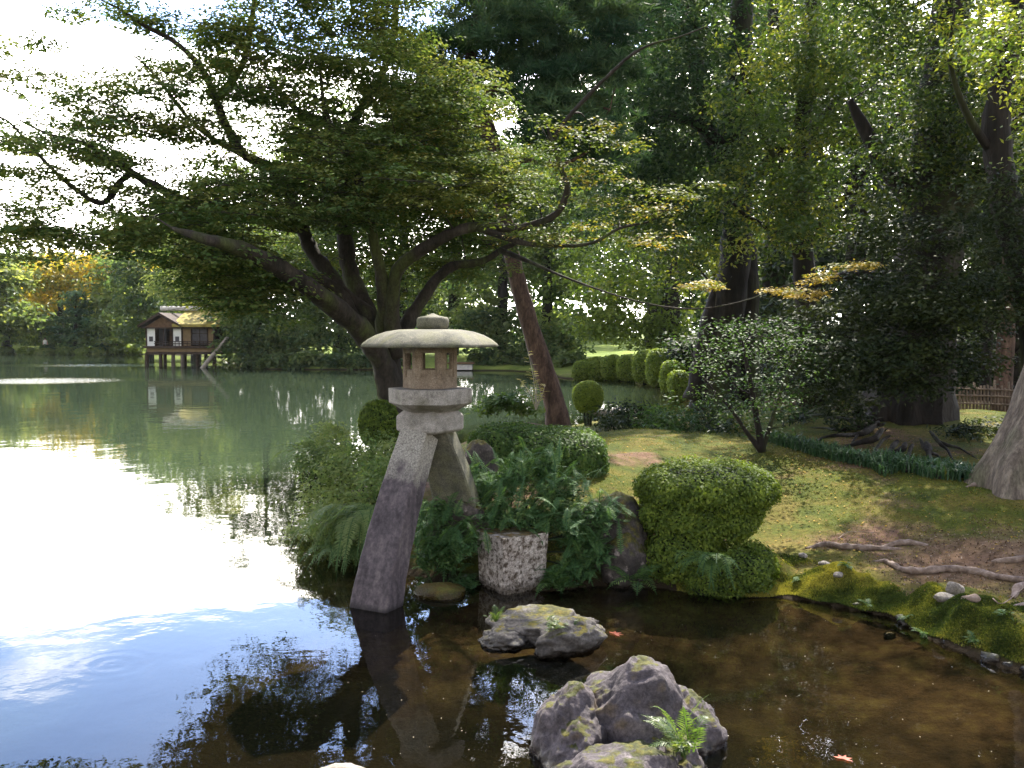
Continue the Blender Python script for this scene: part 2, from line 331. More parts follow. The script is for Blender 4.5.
M['shoji'] = noisemat('dim_window_lattice', [(.3, (.05, .045, .045)), (.7, (.09, .085, .09))], scale=4, bump=.1)
M['bamboo'] = noisemat('aged_bamboo', [(.3, (.07, .052, .038)), (.7, (.20, .15, .11))], scale=9, bump=.2)
M['skin'] = noisemat('skin', [(.3, (.5, .33, .25)), (.7, (.55, .37, .28))], scale=9, bump=.0)
M['shirt'] = noisemat('white_shirt', [(.3, (.75, .74, .73)), (.7, (.82, .81, .80))], scale=9, bump=.0)
M['pinkshirt'] = noisemat('dull_pink_shirt', [(.3, (.40, .25, .25)), (.7, (.46, .30, .30))], scale=9, bump=.0)
M['trousers'] = noisemat('dark_trousers', [(.3, (.04, .04, .05)), (.7, (.06, .06, .08))], scale=9, bump=.0)

# leg of the lantern: the lower part is stained dark violet-grey, the top is bare pale granite
def legmat():
    m, N, K, out = newmat('stained_leg_granite')
    tc = N.new('ShaderNodeTexCoord'); ge = N.new('ShaderNodeNewGeometry'); sp = N.new('ShaderNodeSeparateXYZ'); K(ge.outputs['Position'], sp.inputs[0])
    n = N.new('ShaderNodeTexNoise'); n.inputs['Scale'].default_value = 5; n.inputs['Detail'].default_value = 8; n.inputs['Roughness'].default_value = .65; K(tc.outputs['Object'], n.inputs[0])
    a = N.new('ShaderNodeMath'); a.operation = 'MULTIPLY_ADD'; a.inputs[1].default_value = 0.9; K(n.outputs['Fac'], a.inputs[0]); K(sp.outputs['Z'], a.inputs[2])
    mr = N.new('ShaderNodeMapRange'); mr.inputs[1].default_value = 1.55; mr.inputs[2].default_value = 1.75; K(a.outputs[0], mr.inputs[0])
    n2 = N.new('ShaderNodeTexNoise'); n2.inputs['Scale'].default_value = 22; n2.inputs['Detail'].default_value = 8; n2.inputs['Roughness'].default_value = .75; K(tc.outputs['Object'], n2.inputs[0])
    r1 = ramp(N, [(.36, (.025, .020, .023)), (.5, (.072, .058, .066)), (.64, (.16, .135, .135))]); r2 = ramp(N, [(.36, (.10, .09, .075)), (.5, (.25, .235, .205)), (.64, (.42, .40, .35))])
    sm = N.new('ShaderNodeMapping'); sm.inputs['Scale'].default_value = (1, 1, .12); K(tc.outputs['Object'], sm.inputs[0]); ns = N.new('ShaderNodeTexNoise'); ns.inputs['Scale'].default_value = 14; ns.inputs['Detail'].default_value = 6; K(sm.outputs[0], ns.inputs[0])
    av = N.new('ShaderNodeMixRGB'); av.inputs[0].default_value = .45; K(n2.outputs['Fac'], av.inputs[1]); K(ns.outputs['Fac'], av.inputs[2]); n5 = N.new('ShaderNodeTexNoise'); n5.inputs['Scale'].default_value = 60; n5.inputs['Detail'].default_value = 5; n5.inputs['Roughness'].default_value = .8; K(tc.outputs['Object'], n5.inputs[0])
    K(av.outputs[0], r1.inputs[0]); K(n5.outputs['Fac'], r2.inputs[0])
    mx = N.new('ShaderNodeMixRGB'); K(mr.outputs[0], mx.inputs[0]); K(r1.outputs[0], mx.inputs[1]); K(r2.outputs[0], mx.inputs[2])
    wt = N.new('ShaderNodeMapRange'); wt.inputs[1].default_value = .01; wt.inputs[2].default_value = .06; wt.inputs[3].default_value = .3; wt.inputs[4].default_value = 1; K(sp.outputs['Z'], wt.inputs[0]); wm = N.new('ShaderNodeVectorMath'); wm.operation = 'SCALE'; K(mx.outputs[0], wm.inputs[0]); K(wt.outputs[0], wm.inputs['Scale'])
    p = N.new('ShaderNodeBsdfPrincipled'); p.inputs['Roughness'].default_value = .85; K(wm.outputs[0], p.inputs['Base Color'])
    b = N.new('ShaderNodeBump'); b.inputs['Strength'].default_value = .45; b.inputs['Distance'].default_value = .008; nb = N.new('ShaderNodeTexNoise'); nb.inputs['Scale'].default_value = 70; nb.inputs['Detail'].default_value = 4; K(tc.outputs['Object'], nb.inputs[0])
    K(nb.outputs['Fac'], b.inputs['Height']); K(b.outputs[0], p.inputs['Normal']); K(p.outputs[0], out.inputs[0]); return m
M['leg'] = legmat()

# ------------------------------------------------------------------ terrain
POND = np.array([(16, 2), (9, 4.3), (5.6, 5.6), (4.1, 6.25), (3.7, 6.8), (3.42, 7.4), (3.28, 7.95), (2.95, 8.3), (2.6, 8.6), (2.2, 8.55), (1.75, 8.7), (1.34, 8.95), (.85, 8.95),
    (.36, 8.8), (-.1, 8.95), (-.5, 8.95), (-.85, 9.15), (-1.25, 9.6), (-1.8, 10.4), (-2.2, 11.6), (-2.5, 13.3), (-2.5, 15), (-2.0, 17), (-1.4, 19), (-.5, 21.3),
    (1.3, 23.6), (2.6, 25.0), (4.2, 25.2), (5.8, 24.6), (7.2, 25.2), (7.6, 27.0), (6.9, 28.5), (6.2, 30), (6.6, 34), (7.4, 37.5), (7.6, 43), (6.0, 47.0), (4.0, 48.3), (2.6, 50), (2.2, 56),
    (0, 59), (-5, 60.5), (-12, 61), (-16.5, 62), (-18.6, 66), (-21, 71), (-25, 80), (-30, 94), (-38, 102), (-50, 104.5), (-75, 104), (-110, 100), (-140, 60), (-130, -10), (-45, -28), (0, -24), (16, -12)])
def sdf(x, y):
    """signed distance to the pond outline, positive on land"""
    x = np.atleast_1d(np.asarray(x, float)); y = np.atleast_1d(np.asarray(y, float))
    d = np.full(x.shape, 1e18); ins = np.zeros(x.shape, bool); n = len(POND)
    for i in range(n):
        ax, ay = POND[i]; bx, by = POND[(i + 1) % n]; ex, ey = bx - ax, by - ay
        t = np.clip(((x - ax) * ex + (y - ay) * ey) / (ex * ex + ey * ey), 0, 1)
        d = np.minimum(d, (x - ax - t * ex) ** 2 + (y - ay - t * ey) ** 2)
        c = ((ay > y) != (by > y)) & (x < (bx - ax) * (y - ay) / (by - ay + 1e-12) + ax); ins ^= c
    d = np.sqrt(d); return np.where(ins, -d, d)
_wr = np.random.default_rng(3)
_WV = [(f, _wr.uniform(0, 6.28), _wr.uniform(0, 6.28)) for f in (0.5, 0.8, 1.1, 1.7, 2.6, 3.3, 4.7, 6.1, 8.3, 11, 14, 19, 26)]
def wav(x, y, lo, hi):
    s = 0
    for f, a, p in _WV:
        if lo <= f < hi: s = s + np.sin((x * math.cos(a) + y * math.sin(a)) * f + p + 1.3 * np.sin((x * math.sin(a) - y * math.cos(a)) * f * .7 + p * 2)) / f
    return s
def smooth01(t): t = np.clip(t, 0, 1); return t * t * (3 - 2 * t)
def hgt(x, y):
    x = np.atleast_1d(np.asarray(x, float)); y = np.atleast_1d(np.asarray(y, float))
    s = sdf(x, y) + 0.07 * wav(x, y, 1.6, 9) * np.where(np.hypot(x, y) < 40, 1, 1.5)
    dist = np.hypot(x, y)
    land = 0.16 * smooth01(s / 0.35) + 0.60 * smooth01((s - 0.2) / 5.0) * np.where(y > 30, 1, 1)
    land = land + 0.9 * smooth01((s - 8) / 40)
    # near peninsula rises quicker behind the lantern
    land = land + 0.30 * np.exp(-((x + 0.2) ** 2 / 3.0 + (y - 12.5) ** 2 / 14.0)) * smooth01(s / 1.0)
    # little mound under the broad-leaved plant
    land = land + 0.42 * np.exp(-((x + 0.1) ** 2 / 1.1 + (y - 18.0) ** 2 / 1.2)) * smooth01(s / 1.0)
    # raised ground round the rooty tree
    land = land + 0.32 * np.exp(-((x - 7.6) ** 2 / 7.0 + (y - 16.5) ** 2 / 6.0))
    land = land + (0.030 * wav(x, y, 1, 5) + 0.012 * wav(x, y, 5, 30)) * smooth01(s / 0.3) * np.where(dist < 30, 1, 0.4)
    # lumpy moss along the water's edge
    edge = np.exp(-((s - 0.45) / 0.38) ** 2) * smooth01((x - 1.9) / .5) * (y < 10)
    land = land + edge * (0.04 + 0.10 * np.clip(wav(x * 2.3, y * 2.3, 1, 9) - .15, -.35, .6) + 0.12 * wav(x * 1.7, y * 1.7, 5, 30))
    shallow = smooth01((x + 5.0) / 2.5) * smooth01((12 - y) / 2)
    bed = -(0.06 + (0.11 * shallow + 0.5 * (1 - shallow)) * (-s)); bed = np.maximum(bed, -0.45 * shallow - 1.6 * (1 - shallow)) + 0.02 * wav(x, y, 2, 12)
    return np.where(s > 0, land, np.minimum(bed, -0.01 + s * 0.04))
_gx, _gy = np.arange(-6, 14, .05), np.arange(3, 32, .05)
_G = hgt(*[a.ravel() for a in np.meshgrid(_gx, _gy, indexing='ij')]).reshape(len(_gx), len(_gy))
def gz(x, y):
    i, j = (x + 6) / .05, (y - 3) / .05
    if 0 <= i < len(_gx) - 1 and 0 <= j < len(_gy) - 1:
        a, b = int(i), int(j); u, v = i - a, j - b
        return float((_G[a, b] * (1 - u) + _G[a + 1, b] * u) * (1 - v) + (_G[a, b + 1] * (1 - u) + _G[a + 1, b + 1] * u) * v)
    return float(hgt(x, y)[0])

def grid_mesh(name, TH, RR, zf, mat, extra=None):
    nt, nr = len(TH), len(RR); T, Q = np.meshgrid(TH, RR, indexing='ij'); X = (Q * np.sin(T)).ravel(); Y = (Q * np.cos(T)).ravel()
    Z = zf(X, Y); V = np.stack([X, Y, Z], 1)
    i, j = np.meshgrid(np.arange(nt - 1), np.arange(nr - 1), indexing='ij'); a = (i * nr + j).ravel()
    F = np.stack([a, a + nr, a + nr + 1, a + 1], 1)[:, ::-1]
    me = bpy.data.meshes.new(name); me.vertices.add(len(V)); me.vertices.foreach_set('co', V.astype(np.float32).ravel())
    n = len(F); me.loops.add(n * 4); me.loops.foreach_set('vertex_index', F.astype(np.int32).ravel())
    me.polygons.add(n); me.polygons.foreach_set('loop_start', np.arange(0, n * 4, 4, dtype=np.int32)); me.polygons.foreach_set('loop_total', np.full(n, 4, dtype=np.int32))
    me.update(calc_edges=True); me.polygons.foreach_set('use_smooth', np.ones(n, bool))
    if extra is not None:
        at_ = me.attributes.new('depth', 'FLOAT', 'POINT'); at_.data.foreach_set('value', extra(X, Y).astype(np.float32))
    if me.polygons[0].normal.z < 0: me.flip_normals()
    return link(name, me, mat)
TH = np.concatenate([np.linspace(-math.pi, -R(40), 60)[:-1], np.linspace(-R(40), R(42), 430), np.linspace(R(42), math.pi, 60)[1:]])
RR = np.concatenate([[0.3, 1.0, 2.0], np.exp(np.linspace(math.log(3.0), math.log(30), 300)), np.exp(np.linspace(math.log(30), math.log(1500), 170))[1:]])

def groundmat():
    m, N, K, out = newmat('mossy_garden_ground')
    ge = N.new('ShaderNodeNewGeometry'); sp = N.new('ShaderNodeSeparateXYZ'); K(ge.outputs['Position'], sp.inputs[0])
    def nz(s, d=8, r=.6):
        n = N.new('ShaderNodeTexNoise'); n.inputs['Scale'].default_value = s; n.inputs['Detail'].default_value = d; n.inputs['Roughness'].default_value = r; K(ge.outputs['Position'], n.inputs[0]); return n.outputs['Fac']
    r = ramp(N, [(.34, (.028, .042, .008)), (.46, (.064, .078, .012)), (.56, (.098, .088, .018)), (.68, (.15, .118, .034))]); K(nz(1.6, 10, .68), r.inputs[0])
    fine = ramp(N, [(.3, (.45, .45, .45)), (.7, (1.5, 1.5, 1.5))]); K(nz(26, 6, .7), fine.inputs[0])
    mu = N.new('ShaderNodeMixRGB'); mu.blend_type = 'MULTIPLY'; mu.inputs[0].default_value = .8; K(r.outputs[0], mu.inputs[1]); K(fine.outputs[0], mu.inputs[2])
    # bare soil patches
    s = ramp(N, [(.3, (.07, .038, .024)), (.7, (.20, .125, .085))]); K(nz(9), s.inputs[0])
    mr = N.new('ShaderNodeMapRange'); mr.inputs[1].default_value = .53; mr.inputs[2].default_value = .62; K(nz(.55, 6, .6), mr.inputs[0])
    mx = N.new('ShaderNodeMixRGB'); K(mr.outputs[0], mx.inputs[0]); K(mu.outputs[0], mx.inputs[1]); K(s.outputs[0], mx.inputs[2])
    # worn earth round the surface roots (about 4.4, 8.9)
    vd = N.new('ShaderNodeVectorMath'); vd.operation = 'DISTANCE'; vd.inputs[1].default_value = (4.55, 8.75, .4); K(ge.outputs['Position'], vd.inputs[0])
    ad = N.new('ShaderNodeMath'); ad.operation = 'MULTIPLY_ADD'; ad.inputs[1].default_value = 1.6; K(nz(2.2), ad.inputs[0]); K(vd.outputs['Value'], ad.inputs[2])
    m2 = N.new('ShaderNodeMapRange'); m2.inputs[1].default_value = 1.25; m2.inputs[2].default_value = 1.8; m2.inputs[3].default_value = .85; m2.inputs[4].default_value = 0; K(ad.outputs[0], m2.inputs[0])
    mx2 = N.new('ShaderNodeMixRGB'); K(m2.outputs[0], mx2.inputs[0]); K(mx.outputs[0], mx2.inputs[1]); K(s.outputs[0], mx2.inputs[2])
    # pond bed: brown mud with green algae, shade painted in where deeper
    bed = ramp(N, [(.35, (.022, .015, .009)), (.5, (.062, .042, .024)), (.6, (.10, .082, .034)), (.72, (.17, .13, .08))]); K(nz(2.4, 10, .72), bed.inputs[0])
    bed_shade = N.new('ShaderNodeMapRange'); bed_shade.inputs[1].default_value = -.13; bed_shade.inputs[2].default_value = -.34; bed_shade.inputs[3].default_value = 0; bed_shade.inputs[4].default_value = 1; K(sp.outputs['Z'], bed_shade.inputs[0])
    bed2 = N.new('ShaderNodeMixRGB'); bed2.inputs[2].default_value = (.009, .007, .0045, 1); K(bed_shade.outputs[0], bed2.inputs[0]); K(bed.outputs[0], bed2.inputs[1])  # tree shade over the water, put into the bed colour
    wl_ = N.new('ShaderNodeMapRange'); wl_.inputs[1].default_value = -.03; wl_.inputs[2].default_value = .0; K(sp.outputs['Z'], wl_.inputs[0]); bed3 = N.new('ShaderNodeMixRGB'); bed3.inputs[2].default_value = (.030, .022, .013, 1); K(wl_.outputs[0], bed3.inputs[0]); K(bed2.outputs[0], bed3.inputs[1]); bed = bed3
    mz = N.new('ShaderNodeMapRange'); mz.inputs[1].default_value = .03; mz.inputs[2].default_value = .12; K(sp.outputs['Z'], mz.inputs[0])
    mx3 = N.new('ShaderNodeMixRGB'); K(mz.outputs[0], mx3.inputs[0]); K(bed.outputs[0], mx3.inputs[1]); K(mx2.outputs[0], mx3.inputs[2])
    # grassy banks on the far side
    vf = N.new('ShaderNodeMapRange'); vf.inputs[1].default_value = 40; vf.inputs[2].default_value = 60; K(sp.outputs['Y'], vf.inputs[0])
    g2 = ramp(N, [(.35, (.08, .12, .025)), (.6, (.19, .24, .05)), (.75, (.28, .28, .08))]); K(nz(.35, 8, .7), g2.inputs[0])
    mz2 = N.new('ShaderNodeMath'); mz2.operation = 'MULTIPLY'; K(vf.outputs[0], mz2.inputs[0]); K(mz.outputs[0], mz2.inputs[1])
    mx4 = N.new('ShaderNodeMixRGB'); K(mz2.outputs[0], mx4.inputs[0]); K(mx3.outputs[0], mx4.inputs[1]); K(g2.outputs[0], mx4.inputs[2])
    p = N.new('ShaderNodeBsdfPrincipled'); p.inputs['Roughness'].default_value = .95; p.inputs['Specular IOR Level'].default_value = .1; K(mx4.outputs[0], p.inputs['Base Color'])
    b = N.new('ShaderNodeBump'); b.inputs['Strength'].default_value = .8; b.inputs['Distance'].default_value = .03; K(nz(24, 6, .7), b.inputs['Height']); K(b.outputs[0], p.inputs['Normal'])
    K(p.outputs[0], out.inputs[0]); return m
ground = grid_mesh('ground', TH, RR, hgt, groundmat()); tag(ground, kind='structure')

def watermat():
    m, N, K, out = newmat('pond_water')
    ge = N.new('ShaderNodeNewGeometry'); at_ = N.new('ShaderNodeAttribute'); at_.attribute_name = 'depth'
    fr = N.new('ShaderNodeFresnel'); fr.inputs['IOR'].default_value = 1.38
    gl = N.new('ShaderNodeBsdfGlossy'); gl.inputs['Roughness'].default_value = 0.012
    tr = N.new('ShaderNodeBsdfTransparent'); tr.inputs[0].default_value = (.68, .62, .48, 1)
    df = N.new('ShaderNodeBsdfDiffuse'); df.inputs[0].default_value = (.034, .050, .029, 1)
    murk = N.new('ShaderNodeMapRange'); murk.inputs[1].default_value = .48; murk.inputs[2].default_value = 1.6; murk.inputs[3].default_value = .02; murk.inputs[4].default_value = .96; K(at_.outputs['Fac'], murk.inputs[0])
    body = N.new('ShaderNodeMixShader'); K(murk.outputs[0], body.inputs[0]); K(tr.outputs[0], body.inputs[1]); K(df.outputs[0], body.inputs[2])
    # ripples: broad swell + fine wind ripples + two rougher wind-blown patches far out + ring ripples
    def nz(scale, det, st):
        mp = N.new('ShaderNodeMapping'); mp.inputs['Scale'].default_value = st; K(ge.outputs['Position'], mp.inputs[0])
        n = N.new('ShaderNodeTexNoise'); n.inputs['Scale'].default_value = scale; n.inputs['Detail'].default_value = det; K(mp.outputs[0], n.inputs[0]); return n.outputs['Fac']
    def math_(op, a, b):
        q = N.new('ShaderNodeMath'); q.operation = op
        for k, s in enumerate((a, b)):
            if isinstance(s, (int, float)): q.inputs[k].default_value = s
            else: K(s, q.inputs[k])
        return q.outputs[0]
    h = math_('ADD', math_('MULTIPLY', nz(.9, 2, (1, 1, 1)), .006), math_('MULTIPLY', nz(4.5, 3, (1, 1, 1)), .0012))
    patch = None
    for (cx, cy, rx, ry, amp) in ((-30, 70, 9, 5, .05), (-24.5, 47.5, 6, 4, .05)):
        mp = N.new('ShaderNodeMapping'); mp.vector_type = 'POINT'; mp.inputs['Location'].default_value = (-cx / rx, -cy / ry, 0); mp.inputs['Scale'].default_value = (1 / rx, 1 / ry, 0); K(ge.outputs['Position'], mp.inputs[0])
        ln = N.new('ShaderNodeVectorMath'); ln.operation = 'LENGTH'; K(mp.outputs[0], ln.inputs[0])
        mr = N.new('ShaderNodeMapRange'); mr.interpolation_type = 'SMOOTHSTEP'; mr.inputs[1].default_value = 1.15; mr.inputs[2].default_value = .1; mr.inputs[3].default_value = 0; mr.inputs[4].default_value = amp; K(ln.outputs['Value'], mr.inputs[0])
        patch = mr.outputs[0] if patch is None else math_('ADD', patch, mr.outputs[0])
    h = math_('ADD', h, math_('MULTIPLY', nz(5, 3, (1, 1, 1)), patch))
    c = onz(112, 664)
    vd = N.new('ShaderNodeVectorMath'); vd.operation = 'DISTANCE'; vd.inputs[1].default_value = (c.x, c.y, 0); K(ge.outputs['Position'], vd.inputs[0])
    sn = math_('SINE', math_('MULTIPLY', vd.outputs['Value'], 42), 0)
    env = N.new('ShaderNodeMapRange'); env.inputs[1].default_value = .45; env.inputs[2].default_value = .1; env.inputs[3].default_value = 0; env.inputs[4].default_value = .0003; K(vd.outputs['Value'], env.inputs[0])
    h = math_('ADD', h, math_('MULTIPLY', sn, env.outputs[0]))
    b = N.new('ShaderNodeBump'); b.inputs['Strength'].default_value = 1.0; b.inputs['Distance'].default_value = 1.0; K(h, b.inputs['Height'])
    K(b.outputs[0], fr.inputs['Normal']); K(b.outputs[0], gl.inputs['Normal'])
    x = N.new('ShaderNodeMixShader'); K(fr.outputs[0], x.inputs[0]); K(body.outputs[0], x.inputs[1]); K(gl.outputs[0], x.inputs[2]); K(x.outputs[0], out.inputs[0]); return m
WR = np.concatenate([[0.3], np.exp(np.linspace(math.log(2.0), math.log(200), 260))])
WT = np.concatenate([np.linspace(-math.pi, -R(40), 40)[:-1], np.linspace(-R(40), R(42), 200), np.linspace(R(42), math.pi, 40)[1:]])
water = grid_mesh('water', WT, WR, lambda x, y: np.zeros(len(x)), watermat(), lambda x, y: np.maximum(-hgt(x, y), 0)); tag(water, kind='structure')
# ------------------------------------------------------------------ trees
def clumps(regs):
    """regs: (px, py, Y, rx_px, ry_px, rY, n) ellipsoids measured in the view, turned into points in space"""
    out = []
    for (px, py, Y, rx, ry, rY, n) in regs:
        for _ in range(n):
            d = rnd_dir(1)[0] * RNG.random() ** 0.36
            out.append(at(px + d[0] * rx, py + d[1] * ry, Y + d[2] * rY))
    return np.array([tuple(p) for p in out])
def skeleton(paths):
    S = []
    for pts, rad in paths:
        P, Q = spline(pts, rad, 4); S += [(p, r) for p, r in zip(P, Q)]
    return S
def attach(mb, S, C, rmax=.035, n=5, keep=1.0, sag=.12):
    SP_ = np.array([tuple(p) for p, r in S]); SR = np.array([r for p, r in S])
    order = np.argsort([np.min(np.linalg.norm(SP_ - c, axis=1)) for c in C])
    for k in order:
        if RNG.random() > keep: continue
        c = C[k]; dv = c - SP_; d = np.linalg.norm(dv, axis=1)
        cost = d + np.maximum(0, -dv[:, 2]) * 0.5; i = int(np.argmin(cost)); L_ = d[i]
        if L_ < 0.08: continue
        a = Vector(SP_[i]); b = Vector(c); r0 = min(SR[i] * .7, rmax, .008 + .014 * L_); r1 = max(.35 * r0, .004)
        mid = a.lerp(b, .5) + Vector((RNG.normal() * .07 * L_, RNG.normal() * .07 * L_, sag * L_))
        mb.tube([a, mid, b], [r0, (r0 + r1) / 2, r1], n=n, smooth=3, cap=False)
        q = [a.lerp(mid, .5), mid, mid.lerp(b, .5), b]
        SP_ = np.vstack([SP_] + [np.array(tuple(p))[None] for p in q]); SR = np.concatenate([SR, [r0 * .9, (r0 + r1) / 2, r1 * 1.2, r1]])
def tree(name, label, cat, paths, bark, crowns, group=None, wob=.25, nseg=9, rmax=.04, keep=1, flare=None, extra=None):
    """paths[0] is the trunk; crowns: dicts(regs or C, rad, twigs, per, sig, size, mat, ...)"""
    base = Vector(paths[0][0][0]); root = empty(name, base, label, cat, group)
    mb = MB()
    for i, (pts, rad) in enumerate(paths): mb.tube(pts, rad, n=nseg if i == 0 else max(6, nseg - 2), wob=wob, smooth=4, flare=flare if i == 0 else None)
    S = skeleton(paths); made = []
    for cdef in crowns:
        C = clumps(cdef['regs']) if 'regs' in cdef else np.asarray(cdef['C'])
        if cdef.get('attach', True): attach(mb, S, C, rmax, keep=cdef.get('keep', keep), n=4)
        rad = np.tile(np.array(cdef['rad'], float), (len(C), 1)) * RNG.uniform(.65, 1.35, (len(C), 1))
        for c, r in zip(C, rad):
            for _ in range(cdef.get('spur', 0)):
                a_ = RNG.uniform(0, 6.28); e_ = c + np.array([math.cos(a_) * r[0] * 1.1, math.sin(a_) * r[1] * 1.1, RNG.normal() * r[2] * .5]); m_ = (c + e_) / 2 + np.array([RNG.normal() * .05, RNG.normal() * .05, .03]); mb.tube([c, m_, e_], [.006, .0045, .002], n=3, smooth=2, cap=False)
        V, t = clump_leaves(C, rad, cdef['per'], cdef['twigs'], cdef['sig'], cdef['size'], cdef.get('flat', .5), cdef.get('needle', False), cdef.get('asp', .6), cdef.get('surf', .5), cdef.get('tint', .5), cdef.get('tvar', .22))
        made.append((V, t, cdef['mat'], cdef.get('label')))
    mb.build('trunk', bark, root, smooth=True, recalc=False)
    mats = []
    for V, t, mt, lb in made:
        o = quads_object('crown', V, t, mt, root)
        if lb: o['label'] = lb
    return root

# --- the old maple on the point
mY = 14.0
def pp(lst): return [at(a, b, c) for a, b, c in lst]
maple_paths = [
    (pp([(412, 476, 14.2), (404, 440, 14.1), (393, 400, 14.0), (384, 368, 13.9), (370, 342, 13.6), (352, 322, 13.2), (322, 297, 12.6), (296, 278, 12.1), (262, 258, 11.6), (235, 247, 11.2), (208, 240, 10.9), (172, 228, 10.8)]),
     [.27, .22, .20, .18, .165, .15, .135, .12, .105, .085, .065, .02]),
    (pp([(392, 400, 14.1), (388, 350, 14.2), (372, 320, 14.2), (350, 300, 14.1), (330, 285, 14), (300, 272, 13.8)]), [.20, .16, .14, .11, .09, .06]),
    (pp([(352, 318, 13.9), (330, 275, 14.2), (312, 252, 14.3), (302, 225, 14.3), (290, 196, 14.3), (270, 168, 14.2), (246, 156, 14), (228, 130, 13.9), (216, 100, 13.8), (200, 66, 13.7), (172, 40, 13.6), (148, 28, 13.5), (118, 8, 13.4), (96, -2, 13.3)]),
     [.14, .12, .11, .10, .09, .08, .07, .065, .055, .045, .035, .028, .018, .01]),
    (pp([(378, 335, 14.1), (362, 300, 14.4), (350, 270, 14.6), (345, 235, 14.7), (344, 200, 14.8), (352, 172, 14.9), (345, 142, 15), (325, 122, 15), (300, 112, 15), (282, 94, 14.9), (262, 70, 14.8)]),
     [.16, .14, .13, .12, .10, .085, .07, .06, .05, .04, .015]),
    (pp([(384, 340, 14), (384, 300, 13.7), (380, 270, 13.5), (375, 246, 13.4), (362, 200, 13.3), (357, 172, 13.2), (341, 144, 13.1), (325, 110, 13), (320, 60, 12.9)]),
     [.14, .10, .085, .078, .07, .06, .05, .035, .012]),
    (pp([(395, 355, 14), (392, 310, 13.7), (398, 270, 13.5), (428, 246, 13.2), (455, 232, 13), (482, 226, 12.9), (512, 228, 12.8), (551, 218, 12.7), (567, 192, 12.6), (560, 165, 12.5), (551, 140, 12.4), (547, 125, 12.3)]),
     [.15, .12, .10, .085, .075, .065, .058, .05, .042, .036, .028, .015]),
    (pp([(552, 146, 12.5), (560, 128, 12.4), (586, 98, 12.3), (606, 78, 12.2), (630, 56, 12.1), (652, 44, 12), (676, 38, 11.9), (708, 26, 11.8)]), [.03, .028, .026, .024, .02, .015, .011, .006]),
    (pp([(398, 350, 14.1), (412, 315, 14.3), (432, 285, 14.5), (452, 266, 14.6), (480, 262, 14.7), (505, 248, 14.8), (530, 236, 14.9)]), [.13, .11, .09, .075, .06, .045, .02]),
    (pp([(478, 228, 12.9), (520, 242, 12.6), (556, 246, 12.4), (592, 243, 12.2), (620, 228, 12.1), (648, 222, 12), (676, 208, 11.9)]), [.05, .035, .026, .022, .018, .012, .006]),
    (pp([(500, 250, 14.4), (530, 262, 13.8), (562, 276, 13.2), (600, 290, 12.8), (640, 302, 12.4), (690, 309, 12.1), (740, 302, 11.9), (790, 284, 11.8), (835, 270, 11.7), (872, 256, 11.6)]), [.05, .03, .018, .013, .011, .009, .008, .006, .005, .003]),
    (pp([(300, 228, 14.3), (270, 222, 14), (240, 212, 13.6), (210, 204, 13.3), (183, 200, 13), (155, 186, 12.8), (132, 173, 12.6), (110, 158, 12.5), (80, 142, 12.4), (48, 134, 12.3), (16, 118, 12.2)]),
     [.10, .085, .075, .068, .062, .058, .05, .035, .025, .018, .008]),
    (pp([(132, 173, 12.6), (118, 184, 12.5), (110, 198, 12.4), (96, 202, 12.3), (64, 180, 12.1), (36, 152, 12), (6, 120, 11.9), (-30, 110, 11.8)]), [.045, .04, .038, .034, .026, .02, .014, .006]),
    (pp([(246, 156, 14), (215, 140, 13.7), (190, 120, 13.5), (168, 92, 13.4), (150, 70, 13.3), (130, 52, 13.2)]), [.05, .04, .03, .025, .018, .008]),
    (pp([(345, 142, 15), (360, 110, 15.2), (380, 80, 15.4), (392, 40, 15.5), (396, 0, 15.6), (392, -60, 15.6), (380, -120, 15.5)]), [.08, .07, .06, .055, .05, .04, .015]),
    (pp([(216, 100, 13.8), (240, 70, 14), (250, 30, 14.1), (256, -20, 14.2), (250, -80, 14.2)]), [.05, .045, .04, .03, .01]),
]
m_regs = [  # dense middle
    (330, 205, 12.8, 130, 34, 1.4, 34), (340, 255, 16.2, 130, 55, 1.2, 60), (215, 205, 12.4, 100, 32, 1.4, 34), (395, 160, 13.4, 95, 65, 2.0, 70), (290, 150, 14.0, 90, 60, 1.8, 44),
    (300, 60, 14, 110, 75, 2.0, 60), (430, 220, 15.4, 90, 40, 1.2, 34), (350, 20, 14.6, 90, 60, 2, 44), (470, 180, 14.2, 75, 45, 1.4, 34),
    (262, 294, 12.7, 48, 26, .8, 30), (205, 258, 12.2, 60, 24, .9, 26), (420, 90, 14.0, 70, 50, 1.4, 40), (470, 260, 16, 60, 30, 1, 16)]
m_sparse = [(110, 215, 12.2, 130, 28, 1.3, 26), (55, 150, 12.1, 80, 60, 1.2, 26), (150, 130, 13, 80, 45, 1.3, 26), (200, 60, 13.6, 70, 55, 1.4, 30), (60, 245, 11.8, 100, 22, 1, 18),
    (110, 92, 13, 90, 20, 1, 8), (20, 55, 12, 60, 50, 1, 5), (320, -70, 14.5, 190, 60, 2.5, 90), (150, -80, 13.5, 120, 50, 2, 16), (120, 8, 13.3, 60, 20, 1, 6)]
m_yel = [(560, 150, 12.5, 95, 32, .8, 16), (640, 195, 12.0, 80, 26, .7, 14), (590, 235, 12.3, 90, 20, .7, 12), (520, 215, 12.7, 60, 30, .8, 8), (430, 130, 12.6, 60, 30, 1, 8)]
m_tip = [(700, 284, 12.0, 26, 7, .3, 5), (790, 290, 11.8, 40, 8, .4, 7), (820, 278, 11.75, 20, 5, .3, 5), (850, 266, 11.7, 20, 5, .2, 6)]
leafA = dict(spur=3, twigs=19, per=14, sig=.085, size=.062, flat=.75, asp=.75, surf=.8)
